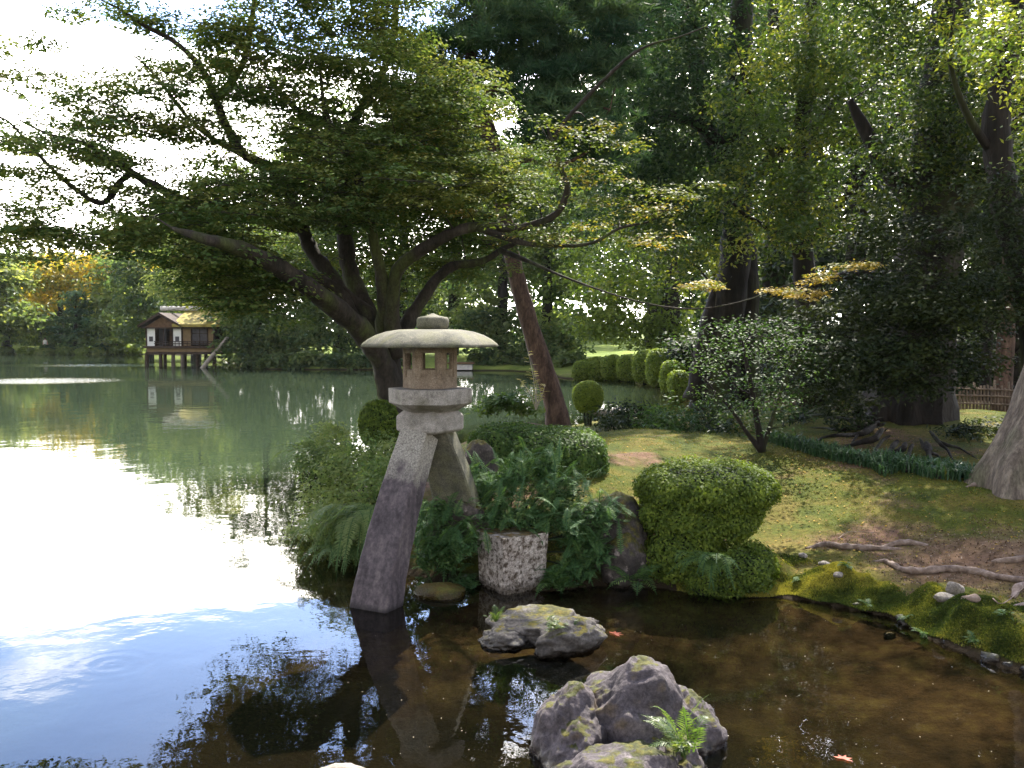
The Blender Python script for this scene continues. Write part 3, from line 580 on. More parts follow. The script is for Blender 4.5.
tree('maple_tree', 'old spreading maple with dark many-forked trunk leaning out over the pond behind the stone lantern', 'tree', maple_paths, M['bark_maple'], [
    dict(regs=m_regs, rad=(.62, .62, .15), mat=M['maple'], **leafA),
    dict(regs=m_sparse, rad=(.55, .55, .12), mat=M['maple'], tint=.6, **leafA),
    dict(regs=m_yel, rad=(.42, .42, .09), mat=M['maple_y'], tint=.35, twigs=12, per=8, sig=.07, size=.06, flat=.8, asp=.7, surf=.8, label='yellowing leaf sprays on the long right-hand boughs'),
    dict(regs=m_tip, rad=(.20, .20, .04), mat=M['maple_y'], tint=.85, twigs=10, per=8, sig=.05, size=.05, flat=.8, asp=.7, surf=.8, label='orange-yellow leaf tips of the lowest long twig')],
    rmax=.03, wob=.35, nseg=12)

# --- red leaning pine
tree('pine_tree', 'leaning red-barked pine with dark needle tufts, rooted beyond the clipped hedge', 'tree', [
    (pp([(559, 436, 19), (555, 405, 19), (541, 360, 19), (527, 315, 19), (515, 270, 19), (505, 220, 19), (496, 170, 19), (489, 130, 19.2), (470, 80, 19.4), (478, 20, 19.5), (500, -60, 19.5)]), [.29, .225, .20, .185, .165, .15, .16, .15, .13, .11, .05]),
    (pp([(490, 140, 19.2), (470, 112, 19.3), (440, 108, 19.4), (405, 128, 19.5), (370, 122, 19.6)]), [.14, .11, .09, .07, .03]),
    (pp([(482, 100, 19.4), (500, 88, 19.2), (530, 110, 19), (570, 100, 18.8), (610, 110, 18.6)]), [.12, .09, .07, .05, .02]),
    (pp([(497, 180, 19), (520, 160, 18.6), (560, 165, 18.3), (590, 150, 18)]), [.10, .07, .05, .02]),
    (pp([(500, 200, 19), (470, 170, 19.6), (430, 165, 20), (390, 150, 20.3)]), [.10, .07, .05, .02])],
    M['bark_pine'], [dict(regs=[(470, 60, 19.5, 110, 36, 2, 20), (560, 85, 19, 80, 45, 1.6, 22), (560, 20, 19.5, 90, 45, 2, 22), (420, 150, 20, 70, 28, 1.4, 14), (590, 140, 18.4, 60, 26, 1.2, 10), (520, -30, 19.5, 110, 50, 2, 16), (440, 100, 20, 60, 30, 1.5, 10), (505, 8, 19.5, 60, 30, 1, 8)],
        rad=(.72, .72, .26), twigs=34, per=20, sig=.05, size=.24, asp=.12, flat=.5, needle=True, mat=M['pine'], surf=.9)], rmax=.05, wob=.12, nseg=12)

# --- forest on the right ------------------------------------------------
B1 = dict(twigs=13, per=10, sig=.16, size=.13, flat=.35, asp=.5, surf=.8)
def flute(k, amp):
    return lambda p, dv, a: 1 + amp * math.sin(a * k + p.z * .6) * (1.4 if p.z < 1.4 else .5) + .10 * max(0, 1.5 - p.z)
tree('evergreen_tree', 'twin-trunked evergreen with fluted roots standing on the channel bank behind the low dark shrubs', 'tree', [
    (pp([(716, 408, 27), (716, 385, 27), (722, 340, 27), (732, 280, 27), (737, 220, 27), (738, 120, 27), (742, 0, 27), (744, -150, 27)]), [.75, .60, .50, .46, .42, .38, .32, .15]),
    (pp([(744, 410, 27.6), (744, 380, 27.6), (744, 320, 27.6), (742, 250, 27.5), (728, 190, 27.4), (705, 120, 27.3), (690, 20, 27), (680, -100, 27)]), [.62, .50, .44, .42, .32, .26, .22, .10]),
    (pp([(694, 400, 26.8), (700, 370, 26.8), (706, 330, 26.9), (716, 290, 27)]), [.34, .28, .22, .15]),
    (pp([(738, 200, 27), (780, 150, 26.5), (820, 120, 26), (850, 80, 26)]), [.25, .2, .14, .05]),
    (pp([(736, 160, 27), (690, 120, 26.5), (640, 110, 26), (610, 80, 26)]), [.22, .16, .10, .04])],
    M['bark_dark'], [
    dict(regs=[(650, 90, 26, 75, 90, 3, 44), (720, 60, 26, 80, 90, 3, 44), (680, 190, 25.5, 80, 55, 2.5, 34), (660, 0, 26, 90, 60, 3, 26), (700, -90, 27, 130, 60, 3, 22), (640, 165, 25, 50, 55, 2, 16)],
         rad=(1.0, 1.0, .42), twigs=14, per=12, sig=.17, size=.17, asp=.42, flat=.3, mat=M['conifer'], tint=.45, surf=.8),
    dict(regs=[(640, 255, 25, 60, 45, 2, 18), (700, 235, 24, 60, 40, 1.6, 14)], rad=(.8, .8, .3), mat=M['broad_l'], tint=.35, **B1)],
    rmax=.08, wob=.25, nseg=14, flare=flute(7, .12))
tree('chinquapin_tree', 'tall glossy-leaved evergreen with sunlit crown filling the view above the twig with orange leaves', 'tree', [
    (pp([(812, 405, 24), (808, 330, 24), (804, 260, 24), (800, 180, 24), (806, 90, 24), (812, 0, 24), (815, -140, 24)]), [.36, .30, .27, .24, .2, .16, .06]),
    (pp([(802, 200, 24), (770, 150, 23), (750, 100, 22.5), (740, 60, 22)]), [.14, .1, .07, .03]),
    (pp([(804, 240, 24), (850, 190, 23), (880, 150, 22.4), (900, 110, 22)]), [.14, .1, .07, .03]),
    (pp([(803, 260, 24), (770, 230, 22.6), (745, 215, 22), (730, 200, 21.5)]), [.1, .07, .05, .02])],
    M['bark_dark'], [
    dict(regs=[(790, 60, 22.5, 70, 75, 2, 44), (780, 170, 22, 65, 45, 1.6, 26), (800, 225, 21.5, 70, 28, 1.3, 20), (860, 50, 22.5, 60, 70, 2, 30), (830, -60, 23, 110, 55, 3, 26), (850, 140, 22.5, 45, 40, 1.4, 14), (760, 110, 22, 40, 60, 1.5, 12)],
         rad=(.8, .8, .33), mat=M['broad_l'], tint=.30, tvar=.34, **B1)], rmax=.06, wob=.2)
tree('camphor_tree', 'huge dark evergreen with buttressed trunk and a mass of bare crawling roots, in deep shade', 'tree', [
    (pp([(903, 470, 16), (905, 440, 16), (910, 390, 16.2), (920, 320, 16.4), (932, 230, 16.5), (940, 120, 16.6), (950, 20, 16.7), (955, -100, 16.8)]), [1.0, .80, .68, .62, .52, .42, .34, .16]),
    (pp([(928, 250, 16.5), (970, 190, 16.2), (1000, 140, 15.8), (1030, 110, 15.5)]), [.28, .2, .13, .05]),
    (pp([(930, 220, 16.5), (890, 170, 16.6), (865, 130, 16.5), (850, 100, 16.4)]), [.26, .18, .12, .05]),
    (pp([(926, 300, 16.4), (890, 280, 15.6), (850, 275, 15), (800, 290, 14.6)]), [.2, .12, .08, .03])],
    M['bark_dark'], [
    dict(regs=[(940, 70, 15.6, 85, 75, 1.6, 34), (900, 160, 16, 60, 50, 1.4, 22), (985, 160, 15.4, 55, 60, 1.4, 22), (930, -60, 16, 120, 60, 2.5, 30), (880, 20, 16, 50, 50, 1.5, 14), (810, -190, 17, 170, 60, 3, 34)],  # last region: unseen upper crown, added to throw shade on the lawn
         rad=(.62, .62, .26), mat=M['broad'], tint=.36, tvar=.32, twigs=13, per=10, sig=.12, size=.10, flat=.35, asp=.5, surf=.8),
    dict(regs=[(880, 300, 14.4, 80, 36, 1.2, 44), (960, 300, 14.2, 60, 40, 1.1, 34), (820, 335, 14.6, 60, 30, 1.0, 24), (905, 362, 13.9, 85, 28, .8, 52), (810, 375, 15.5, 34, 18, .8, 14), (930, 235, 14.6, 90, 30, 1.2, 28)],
         rad=(.50, .50, .17), mat=M['dark'], tint=.62, twigs=13, per=10, sig=.10, size=.085, flat=.5, asp=.5, surf=.8, label='low shaded boughs hanging over the roots')],  # shade painted in: darker leaf colour than this tree's upper crown
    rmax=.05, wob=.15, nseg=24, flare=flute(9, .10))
# its crawling roots
camphor = bpy.data.objects['camphor_tree']
def gpt(px, py, dz=0.0):
    z = 0.7
    for _ in range(12):
        p = onz(px, py, z); z = gz(p.x, p.y)
    return Vector((p.x, p.y, z + dz))
rr_ = random.Random(5)
rootlines = [(880, 428, 806, 428), (878, 432, 812, 445), (882, 440, 826, 458), (890, 446, 845, 470), (898, 452, 872, 478), (912, 456, 900, 484), (926, 454, 938, 482), (936, 448, 968, 474), (876, 420, 800, 414), (884, 426, 835, 436), (930, 442, 984, 462), (872, 424, 822, 421), (905, 455, 885, 470), (920, 450, 952, 468), (870, 436, 838, 452), (862, 418, 828, 405)]
for k, (x0, y0, x1, y1) in enumerate(rootlines):
    pts = []; ph = rr_.uniform(0, 6); wg = rr_.uniform(4, 9)
    for j in range(9):
        t = j / 8; px = x0 + (x1 - x0) * t + wg * .6 * math.sin(ph + t * 7) * t; py = y0 + (y1 - y0) * t + wg * math.sin(ph + 1 + t * 6) * .5 * (t > .1)
        p = gpt(px, py); p.z += .16 * (1 - t) ** 2; pts.append(p)
    pts[-1].z -= .05; s_ = rr_.uniform(.22, .55)
    mb = MB(); mb.tube(pts, [.06 * s_, .10 * s_, .09 * s_, .075 * s_, .06 * s_, .05 * s_, .042 * s_, .033 * s_, .02 * s_], n=7, wob=.35, smooth=5); mb.build('root', M['bark_dark'], camphor, True, recalc=False)

# --- grey trunk at the right edge with surface roots
edge_base = gpt(1027, 488)
ex, ey = edge_base.x, edge_base.y
def edge_flare(p, dv, a):
    h = p.z - gz(ex, ey); return 1 + .55 * math.exp(-h * 2.6) * (1 + .5 * math.sin(a * 5 + .8)) + .04 * math.sin(a * 9 + p.z)
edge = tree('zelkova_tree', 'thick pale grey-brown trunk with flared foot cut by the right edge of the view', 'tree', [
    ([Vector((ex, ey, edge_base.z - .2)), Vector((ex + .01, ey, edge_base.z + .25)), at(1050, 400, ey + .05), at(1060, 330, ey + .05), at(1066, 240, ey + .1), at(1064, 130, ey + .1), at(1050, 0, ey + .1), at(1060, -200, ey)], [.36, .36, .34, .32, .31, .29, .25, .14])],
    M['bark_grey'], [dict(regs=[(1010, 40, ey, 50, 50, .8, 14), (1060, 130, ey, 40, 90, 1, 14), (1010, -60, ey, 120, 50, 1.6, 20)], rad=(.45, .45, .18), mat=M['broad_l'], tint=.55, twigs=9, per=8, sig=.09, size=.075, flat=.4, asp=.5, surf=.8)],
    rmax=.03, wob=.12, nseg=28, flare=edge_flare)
for pts in ([(806, 549), (825, 546), (848, 549), (870, 550), (902, 549)], [(872, 561), (886, 563), (902, 571), (922, 573), (950, 571), (975, 573), (1000, 579), (1030, 583), (1070, 578)], [(992, 566), (1008, 564), (1030, 566), (1060, 560)],
            [(956, 602), (975, 600), (990, 601)], [(1012, 598), (1020, 588), (1036, 584)], [(1000, 612), (1030, 607), (1070, 600)], [(878, 548), (905, 545), (928, 549)], [(966, 487), (978, 485), (990, 480), (1000, 470)], [(1010, 490), (1030, 497), (1060, 500)]):
    mb = MB(); P = [gpt(a, b, .018) for a, b in pts]; n = len(P)
    rad = [(.014 + .022 * math.sin(math.pi * (i + .4) / n)) for i in range(n)]
    P[0].z -= .03; P[-1].z -= .03
    mb.tube(P, rad, n=8, wob=.6, smooth=6); mb.build('root', M['bark_root'], edge, True, recalc=False)

# --- background forest individuals (right side), each its own tree
def bgtree(name, label, px, Y, trunk_px, h_top, regs, mat, bark='bark_dark', rad=(1.2, 1.2, .5), size=.26, tint=.45, twigs=11, per=9, lean=0, group=None, sig=.3, flat=.35, needle=False, asp=.55, tvar=.22):
    b = at(px, 400, Y); b.z = gz(b.x, b.y) - .05
    top = at(px + lean, h_top, Y); r = trunk_px * pxm(Y) / 2
    mid = b.lerp(top, .5) + Vector((.02 * (top.z - b.z), 0, 0))
    return tree(name, label, 'tree', [([b, b.lerp(mid, .4), mid, top], [r * 1.3, r, r * .8, r * .25])], M[bark],
        [dict(regs=regs, rad=rad, twigs=twigs, per=per, sig=sig, size=size, flat=flat, mat=M[mat], tint=tint, needle=needle, asp=asp, tvar=tvar)], group=group, rmax=.10, keep=.45, wob=.2, nseg=8)
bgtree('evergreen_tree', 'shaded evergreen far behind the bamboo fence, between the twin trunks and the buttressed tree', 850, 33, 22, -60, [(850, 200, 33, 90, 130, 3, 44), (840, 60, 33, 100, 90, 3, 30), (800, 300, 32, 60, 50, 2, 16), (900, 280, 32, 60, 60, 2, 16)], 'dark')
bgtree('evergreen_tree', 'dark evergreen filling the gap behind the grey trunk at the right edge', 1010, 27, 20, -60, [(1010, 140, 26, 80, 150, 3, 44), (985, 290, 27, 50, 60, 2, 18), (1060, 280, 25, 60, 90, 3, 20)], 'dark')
bgtree('cedar_tree', 'reddish straight trunk behind the right bamboo fence, next to the grey trunk', 1003, 20, 17, 40, [(1010, 200, 20, 40, 60, 1.5, 8)], 'dark', bark='bark_pine', size=.15, rad=(.7, .7, .3))
bgtree('cedar_tree', 'thin dark trunk behind the right bamboo fence, left of the reddish one', 985, 24, 10, 60, [(985, 230, 24, 40, 50, 1.5, 8)], 'dark', size=.15, rad=(.7, .7, .3))
bgtree('evergreen_tree', 'evergreen standing behind the chinquapin crown with small sky gaps', 770, 38, 24, -80, [(770, 110, 38, 90, 130, 3, 46), (760, 290, 38, 60, 60, 2, 18), (690, 60, 38, 60, 100, 3, 22)], 'broad', size=.3, rad=(1.4, 1.4, .6))
bgtree('evergreen_tree', 'deep green evergreen beyond the channel, behind the twin-trunked tree', 655, 66, 20, -60, [(645, 180, 66, 70, 110, 3, 50), (630, 40, 66, 60, 70, 3, 26), (690, 310, 64, 50, 40, 2, 20)], 'conifer', size=.44, rad=(1.9, 1.9, .8))
bgtree('broadleaf_tree', 'fresh light-green tree leaning over the row of clipped bushes by the channel', 668, 53, 20, 190, [(630, 300, 53, 55, 45, 1.5, 40), (605, 332, 53, 28, 18, 1.5, 12), (600, 270, 53, 40, 40, 1.5, 18), (655, 335, 53, 40, 16, 1, 10)], 'lime', size=.28, rad=(1.2, 1.2, .45), tint=.45)
tree('evergreen_tree', 'dark crooked trunk with yellowish leaves entering the upper right corner in front of the forest', 'tree', [
    (pp([(1050, 470, 13.5), (1044, 400, 13.5), (1032, 300, 13.5), (1014, 230, 13.5), (1002, 180, 13.5), (996, 130, 13.5), (1004, 70, 13.5), (1014, 10, 13.5), (1020, -80, 13.5)]), [.30, .26, .24, .22, .20, .18, .17, .16, .12]),
    (pp([(990, 150, 13.5), (965, 110, 13.2), (950, 60, 13), (955, 10, 12.8)]), [.07, .05, .03, .015])],
    M['bark_dark'], [dict(regs=[(975, 30, 13, 45, 40, .8, 22), (1010, 90, 14.2, 30, 60, .6, 14), (950, -50, 13.5, 110, 45, 1.5, 20)], rad=(.42, .42, .16), mat=M['broad_l'], tint=.7, twigs=11, per=8, sig=.09, size=.075, flat=.4, asp=.5, surf=.8), dict(regs=[(1010, 225, 12.8, 45, 55, .5, 22), (1015, 300, 12.9, 40, 30, .5, 12)], rad=(.42, .42, .16), mat=M['dark'], tint=.5, twigs=13, per=9, sig=.09, size=.075, flat=.4, asp=.5, surf=.8)], rmax=.03, wob=.25)
# dark undergrowth of the forest floor, each bush on its own
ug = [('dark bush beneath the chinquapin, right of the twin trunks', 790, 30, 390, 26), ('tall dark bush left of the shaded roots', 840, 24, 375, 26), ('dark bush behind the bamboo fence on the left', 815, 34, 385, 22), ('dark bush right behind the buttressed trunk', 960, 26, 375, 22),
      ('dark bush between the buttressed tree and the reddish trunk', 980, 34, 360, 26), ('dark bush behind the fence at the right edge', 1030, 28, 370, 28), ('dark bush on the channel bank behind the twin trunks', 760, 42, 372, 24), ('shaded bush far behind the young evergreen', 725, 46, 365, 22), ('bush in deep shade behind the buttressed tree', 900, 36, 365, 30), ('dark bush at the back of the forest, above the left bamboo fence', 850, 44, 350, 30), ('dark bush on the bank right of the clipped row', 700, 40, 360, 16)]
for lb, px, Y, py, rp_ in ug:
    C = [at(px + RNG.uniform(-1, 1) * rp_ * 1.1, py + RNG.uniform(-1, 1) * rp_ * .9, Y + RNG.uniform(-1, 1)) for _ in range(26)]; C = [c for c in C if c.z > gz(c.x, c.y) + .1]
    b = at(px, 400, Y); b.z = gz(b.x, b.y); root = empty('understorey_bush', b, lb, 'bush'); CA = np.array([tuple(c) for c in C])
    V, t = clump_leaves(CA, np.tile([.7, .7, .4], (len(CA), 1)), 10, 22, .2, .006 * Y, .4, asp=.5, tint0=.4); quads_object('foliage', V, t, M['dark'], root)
    mb = MB(); attach(mb, [(b, .08), (b + Vector((0, 0, .6)), .06)], CA, .05, n=4, keep=.5); mb.build('stems', M['bark_dark'], root, True, recalc=False)
bgtree('evergreen_tree', 'dense shaded evergreen closing the gap behind the twin trunks', 715, 58, 14, -30, [(700, 250, 58, 75, 75, 3, 60), (760, 200, 58, 60, 90, 3, 40), (620, 225, 60, 50, 60, 3, 24), (700, 120, 58, 80, 60, 3, 30)], 'far_d', size=.34, rad=(1.5, 1.5, .7), tint=.2)
bgtree('evergreen_tree', 'dense shaded evergreen seen through the boughs of the buttressed tree', 870, 48, 14, -30, [(870, 230, 48, 85, 90, 3, 60), (960, 150, 48, 70, 110, 3, 40), (860, 90, 48, 70, 60, 3, 26)], 'dark', size=.3, rad=(1.4, 1.4, .7), tint=.6)
# across the channel and behind the lantern
far = [
    ('evergreen_tree', 'dark round-crowned tree beside the pond seen right of the lantern roof', 500, 64, 12, 150, [(495, 335, 63, 36, 30, 2, 26), (480, 290, 64, 40, 40, 2, 20), (505, 215, 65, 60, 60, 2, 30), (535, 230, 68, 50, 50, 2, 30)], 'far_d'),
    ('evergreen_tree', 'blue-green bushy tree at the water behind the leaning pine', 545, 66, 12, 170, [(548, 340, 62, 30, 26, 2, 24), (560, 270, 66, 40, 60, 2, 30), (560, 180, 67, 60, 60, 2, 34), (600, 220, 69, 50, 50, 2, 24)], 'far_d'),
    ('evergreen_tree', 'tall tree behind the lantern roof, between maple trunk and leaning pine', 452, 70, 12, 80, [(450, 280, 70, 50, 60, 3, 34), (450, 170, 70, 60, 70, 3, 34)], 'far_d'),
    ('evergreen_tree', 'tree behind the forked maple trunk, on the far bank', 400, 72, 12, 90, [(400, 300, 72, 50, 50, 3, 30), (390, 200, 72, 60, 60, 3, 30)], 'far_d'),
    ('evergreen_tree', 'dense tree on the far bank under the long left maple limb', 340, 70, 12, 110, [(335, 325, 66, 45, 32, 2, 32), (335, 250, 70, 50, 60, 3, 30), (350, 150, 72, 60, 60, 3, 20)], 'far_d'),
    ('broadleaf_tree', 'rounded tree overhanging the water just right of the leaning log', 262, 69, 12, 190, [(256, 325, 66, 40, 36, 2, 40), (290, 340, 65, 40, 24, 1.5, 18), (270, 265, 70, 50, 50, 3, 30), (245, 352, 65, 22, 12, 1, 10)], 'far_d'),
    ('broadleaf_tree', 'tall green tree rising directly behind the pavilion roof', 196, 84, 10, 210, [(190, 290, 82, 36, 26, 3, 26), (205, 235, 84, 50, 40, 3, 30)], 'far'),
    ('broadleaf_tree', 'dark tree left of the pavilion gable', 150, 98, 8, 230, [(146, 315, 97, 26, 24, 3, 24), (140, 265, 98, 30, 30, 3, 20)], 'far_d'),
    ('broadleaf_tree', 'loose green tree between the cone-shaped pine and the pavilion', 118, 108, 7, 240, [(116, 290, 108, 24, 36, 3, 28), (128, 330, 106, 22, 14, 3, 12)], 'far'),
    ('golden_tree', 'tree with golden yellow leaves above the cone-shaped pine', 60, 113, 8, 235, [(58, 272, 112, 30, 20, 3, 26), (105, 262, 112, 30, 10, 3, 14), (40, 300, 113, 14, 14, 3, 6)], 'gold'),
    ('evergreen_tree', 'dark tree behind the golden leaves', 45, 120, 9, 240, [(42, 312, 118, 22, 28, 3, 22), (90, 300, 122, 30, 34, 3, 20)], 'far_d'),
    ('pine_tree', 'large pale-green pine at the left edge of the far bank', 8, 106, 9, 230, [(6, 275, 105, 28, 20, 3, 26), (14, 320, 104, 26, 16, 3, 22), (-20, 300, 105, 30, 50, 3, 22)], 'far'),
    ('evergreen_tree', 'tall tree behind the maple foliage, left of the tree behind the pavilion', 260, 100, 8, 120, [(250, 200, 100, 55, 60, 4, 34), (180, 240, 104, 40, 24, 3, 12)], 'far_d'),
]
for i, (nm, lb, px, Y, tw, ht, regs, mt) in enumerate(far):
    bgtree(nm, lb, px, Y, tw, ht + 45, regs, mt, size=.0062 * Y, rad=(.020 * Y, .020 * Y, .010 * Y), sig=.0052 * Y, twigs=10, per=9, tint=.5)
# cone-shaped layered pine and small spreading pine on the far bank
def layered(name, label, px, Y, y_top, y_bot, half, mat, flatn, n=7):
    b = at(px, 352, Y); b.z = gz(b.x, b.y); top = at(px, y_top, Y)
    C = []
    for i in range(n):
        t = i / (n - 1); y = y_top + (y_bot - y_top) * t; w = half * (.15 + .85 * t) if flatn else half
        for k in range(4 + int(9 * t)):
            C.append(tuple(at(px + RNG.uniform(-1, 1) * w, y + RNG.normal() * 1.0, Y + RNG.uniform(-1, 1) * w * pxm(Y))))
    tree(name, label, 'tree', [([b, b.lerp(top, .5), top], [.28, .2, .05])], M['bark_dark'], [dict(C=C, rad=(1.0, 1.0, .28), twigs=10, per=9, sig=.34, size=.42, flat=.6, mat=mat, tint=.5)], rmax=.1, keep=.5)
layered('pine_tree', 'cone-shaped blue-green pine with layered boughs on the far bank', 76, 106, 294, 346, 30, M['conifer_far'], True)
layered('pine_tree', 'low spreading pine right of the cone-shaped pine on the far bank', 102, 105, 325, 340, 22, M['far'], False, 3)

# one far wood as mass, behind everything
Cw = []
for i in range(560):
    px = RNG.uniform(-260, 1320); Y = RNG.uniform(125, 150) if px < 560 else RNG.uniform(100, 130)
    top = 262 if px < 150 else (230 if px < 300 else 130 if px < 560 else -40)
    p = at(px, RNG.uniform(top, 345), Y); Cw.append(tuple(p))
V, t = clump_leaves(np.array(Cw), np.tile([4.2, 4.2, 1.7], (len(Cw), 1)), 12, 22, 1.0, 1.15, .3, tint0=.4)
wood_ = quads_object('woods', V, t, M['far_d']); tag(wood_, 'distant wood closing the view beyond the garden', 'woods', kind='stuff')

# ------------------------------------------------------------------ clipped bushes
def superell(n, c, r, e=2.4, low=-.95):
    d = rnd_dir(n); d = d[d[:, 2] > low]
    k = (np.abs(d) ** e).sum(1) ** (-1 / e); return c + d * k[:, None] * r, unit(np.sign(d) * np.abs(d * k[:, None]) ** (e - 1) / r), d
def clipped(name, label, cat, lobes, mat, dens, size, group=None, rough=.03, e=2.4, core=.9, tint=.5, shag=.35, asp=.6):
    """lobes: [(centre, radii)]"""
    c0 = lobes[0][0]; base = Vector((c0[0], c0[1], max(gz(c0[0], c0[1]), 0) - .02)); root = empty(name, base, label, cat, group)
    PP, NN = [], []
    for (c, r) in lobes:
        c, r = np.array(c, float), np.array(r, float); area = 4 * math.pi * ((r[0] * r[1]) ** 1.6 + (r[0] * r[2]) ** 1.6 + (r[1] * r[2]) ** 1.6) ** (1 / 1.6) / 3 ** (1 / 1.6)
        P, Nn, _ = superell(int(dens * area), c, r, e)
        ok = np.ones(len(P), bool)
        for (c2, r2) in lobes:
            if c2 is c or tuple(c2) == tuple(c): continue
            q = np.abs((P - np.array(c2)) / (np.array(r2) * .94)); ok &= (q ** e).sum(1) > 1
        PP.append(P[ok]); NN.append(Nn[ok])
    P = np.concatenate(PP); Nn = np.concatenate(NN); s = size
    lump = np.sin(P[:, 0] * 9 / max(.5, s * 20) + 1) * np.sin(P[:, 1] * 8 / max(.5, s * 20)) * np.sin(P[:, 2] * 10 / max(.5, s * 20) + 2)
    depth = RNG.random(len(P)) ** 2 * s * 2.2
    P = P + Nn * (rough * lump[:, None] - depth[:, None] + RNG.normal(0, rough * .35, (len(P), 1)))
    nr = unit(Nn + rnd_dir(len(P)) * .75 + np.array([0, 0, .25])); V = leaf_quads(P, nr, rnd_dir(len(P)) + Nn * shag, s * RNG.uniform(.7, 1.3, len(P)), s * asp * RNG.uniform(.8, 1.2, len(P)))
    tt = tint + .10 * lump + .22 * np.sin(P[:, 0] * 23 + 4 * np.sin(P[:, 2] * 17)) * np.sin(P[:, 1] * 19 + P[:, 2] * 21) * min(1, .04 / s) - depth / s * .05 + RNG.normal(0, .16, len(P))
    mb = MB()  # dark solid cores stand in for the shaded inside, joined with the stems
    for (c, r) in lobes:
        bm = bmesh.new(); bmesh.ops.create_icosphere(bm, subdivisions=3, radius=1)
        vs2 = []
        for v in bm.verts:
            d = v.co.normalized(); k = (abs(d.x) ** e + abs(d.y) ** e + abs(d.z) ** e) ** (-1 / e)
            kk = core - 2.0 * s / max(min(r), .1) * .3
            vs2.append((c[0] + d.x * k * r[0] * kk, c[1] + d.y * k * r[1] * kk, c[2] + d.z * k * r[2] * kk))
        mb.add(vs2, [tuple(v.index for v in f.verts) for f in bm.faces]); bm.free()
    b = base; c = lobes[0][0]
    for k in range(4): mb.tube([Vector((b.x + .06 * math.cos(k * 1.6), b.y + .06 * math.sin(k * 1.6), b.z - .05)), Vector((c[0] + .12 * math.cos(k * 1.6), c[1] + .12 * math.sin(k * 1.6), c[2]))], [.03, .02], n=6)
    mb.build('stems', M['core'], root, True, recalc=False); quads_object('foliage', V, tt, mat, root); return root
def pc(px, py, Y): return tuple(at(px, py, Y))
clipped('azalea_bush', 'mushroom-shaped clipped azalea on the bank right of the dark boulder', 'bush', [(pc(706, 488, 9.4), (.70, .60, .27)), (pc(682, 556, 9.2), (.40, .36, .34)), (pc(698, 515, 9.35), (.60, .50, .28))], M['azalea'], 7000, .038, rough=.05, tint=.56)
clipped('azalea_bush', 'low ragged azalea spilling to the water under the mushroom-shaped bush', 'bush', [(pc(738, 574, 8.85), (.34, .30, .25)), (pc(708, 585, 8.8), (.22, .2, .2)), (pc(758, 560, 8.95), (.16, .2, .16))], M['azalea'], 7500, .036, rough=.05, tint=.42, shag=.9)
clipped('azalea_hedge', 'broad flat-topped clipped hedge behind the lantern and ferns', 'hedge', [(pc(548, 462, 12.3), (.78, .75, .46)), (pc(508, 455, 12.4), (.52, .7, .42))], M['hedge'], 5200, .045, rough=.035, e=3.2, tint=.5)
clipped('ball_bush', 'round clipped bush at the foot of the maple, left of the lantern', 'bush', [(pc(379, 424, 12.6), (.27, .27, .33))], M['azalea'], 9000, .035, rough=.015, tint=.4)
clipped('ball_bush', 'small round clipped bush at the water right of the leaning pine foot', 'bush', [(pc(588, 397, 23), (.38, .38, .40))], M['azalea'], 5000, .055, rough=.015, tint=.75)
rowb = [(582, 371, 48.5, 10, 10), (597, 369, 48.2, 10, 12), (612, 368, 47.6, 11, 13), (628, 368, 46.5, 11, 14), (645, 367, 44.5, 12, 16), (660, 368, 42, 14, 19), (672, 378, 38.5, 12, 17), (679, 385, 37, 11, 14)]
rl = ['leftmost bush of the clipped row across the channel, brightly lit', 'second bush from the left in the clipped row across the channel', 'third bush from the left in the clipped row across the channel', 'fourth bush from the left in the clipped row across the channel',
      'tall clipped bush in the middle right of the row across the channel', 'biggest rounded bush of the clipped row, under the light-green tree', 'clipped bush right of the biggest one, near the twin trunks', 'last and lowest clipped bush against the twin-trunked tree']
for (px, py, Y, rx, rz), lb in zip(rowb, rl):
    k = pxm(Y); clipped('topiary_bush', lb, 'bush', [(pc(px, py, Y), (rx * k, rx * k, rz * k))], M['azalea'], 900, .13, group='row of clipped bushes across the channel', rough=.05, tint=.7, e=2.8)
# far shore low shrubs
fs = [(4, 352, 103.5, 9, 5), (26, 352, 103.5, 8, 5), (45, 353, 103, 9, 4.5), (66, 352, 103, 9, 5), (84, 352, 103, 8, 4.5), (102, 352, 103, 9, 5), (118, 350, 103, 8, 5), (133, 349, 103, 8, 5.5), (-16, 352, 103.5, 9, 5), (110, 346, 106, 7, 4), (126, 344, 106, 7, 4)]
for i, (px, py, Y, rx, rz) in enumerate(fs):
    k = pxm(Y); clipped('shore_bush', 'low rounded shrub in the line along the far left bank', 'bush', [(pc(px, py, Y), (rx * k, rx * k, rz * k))], M['lime'] if i % 3 == 1 else M['far'], 120, .38, group='rounded shrubs along the far bank', rough=.1, tint=.45 + .1 * (i % 3))

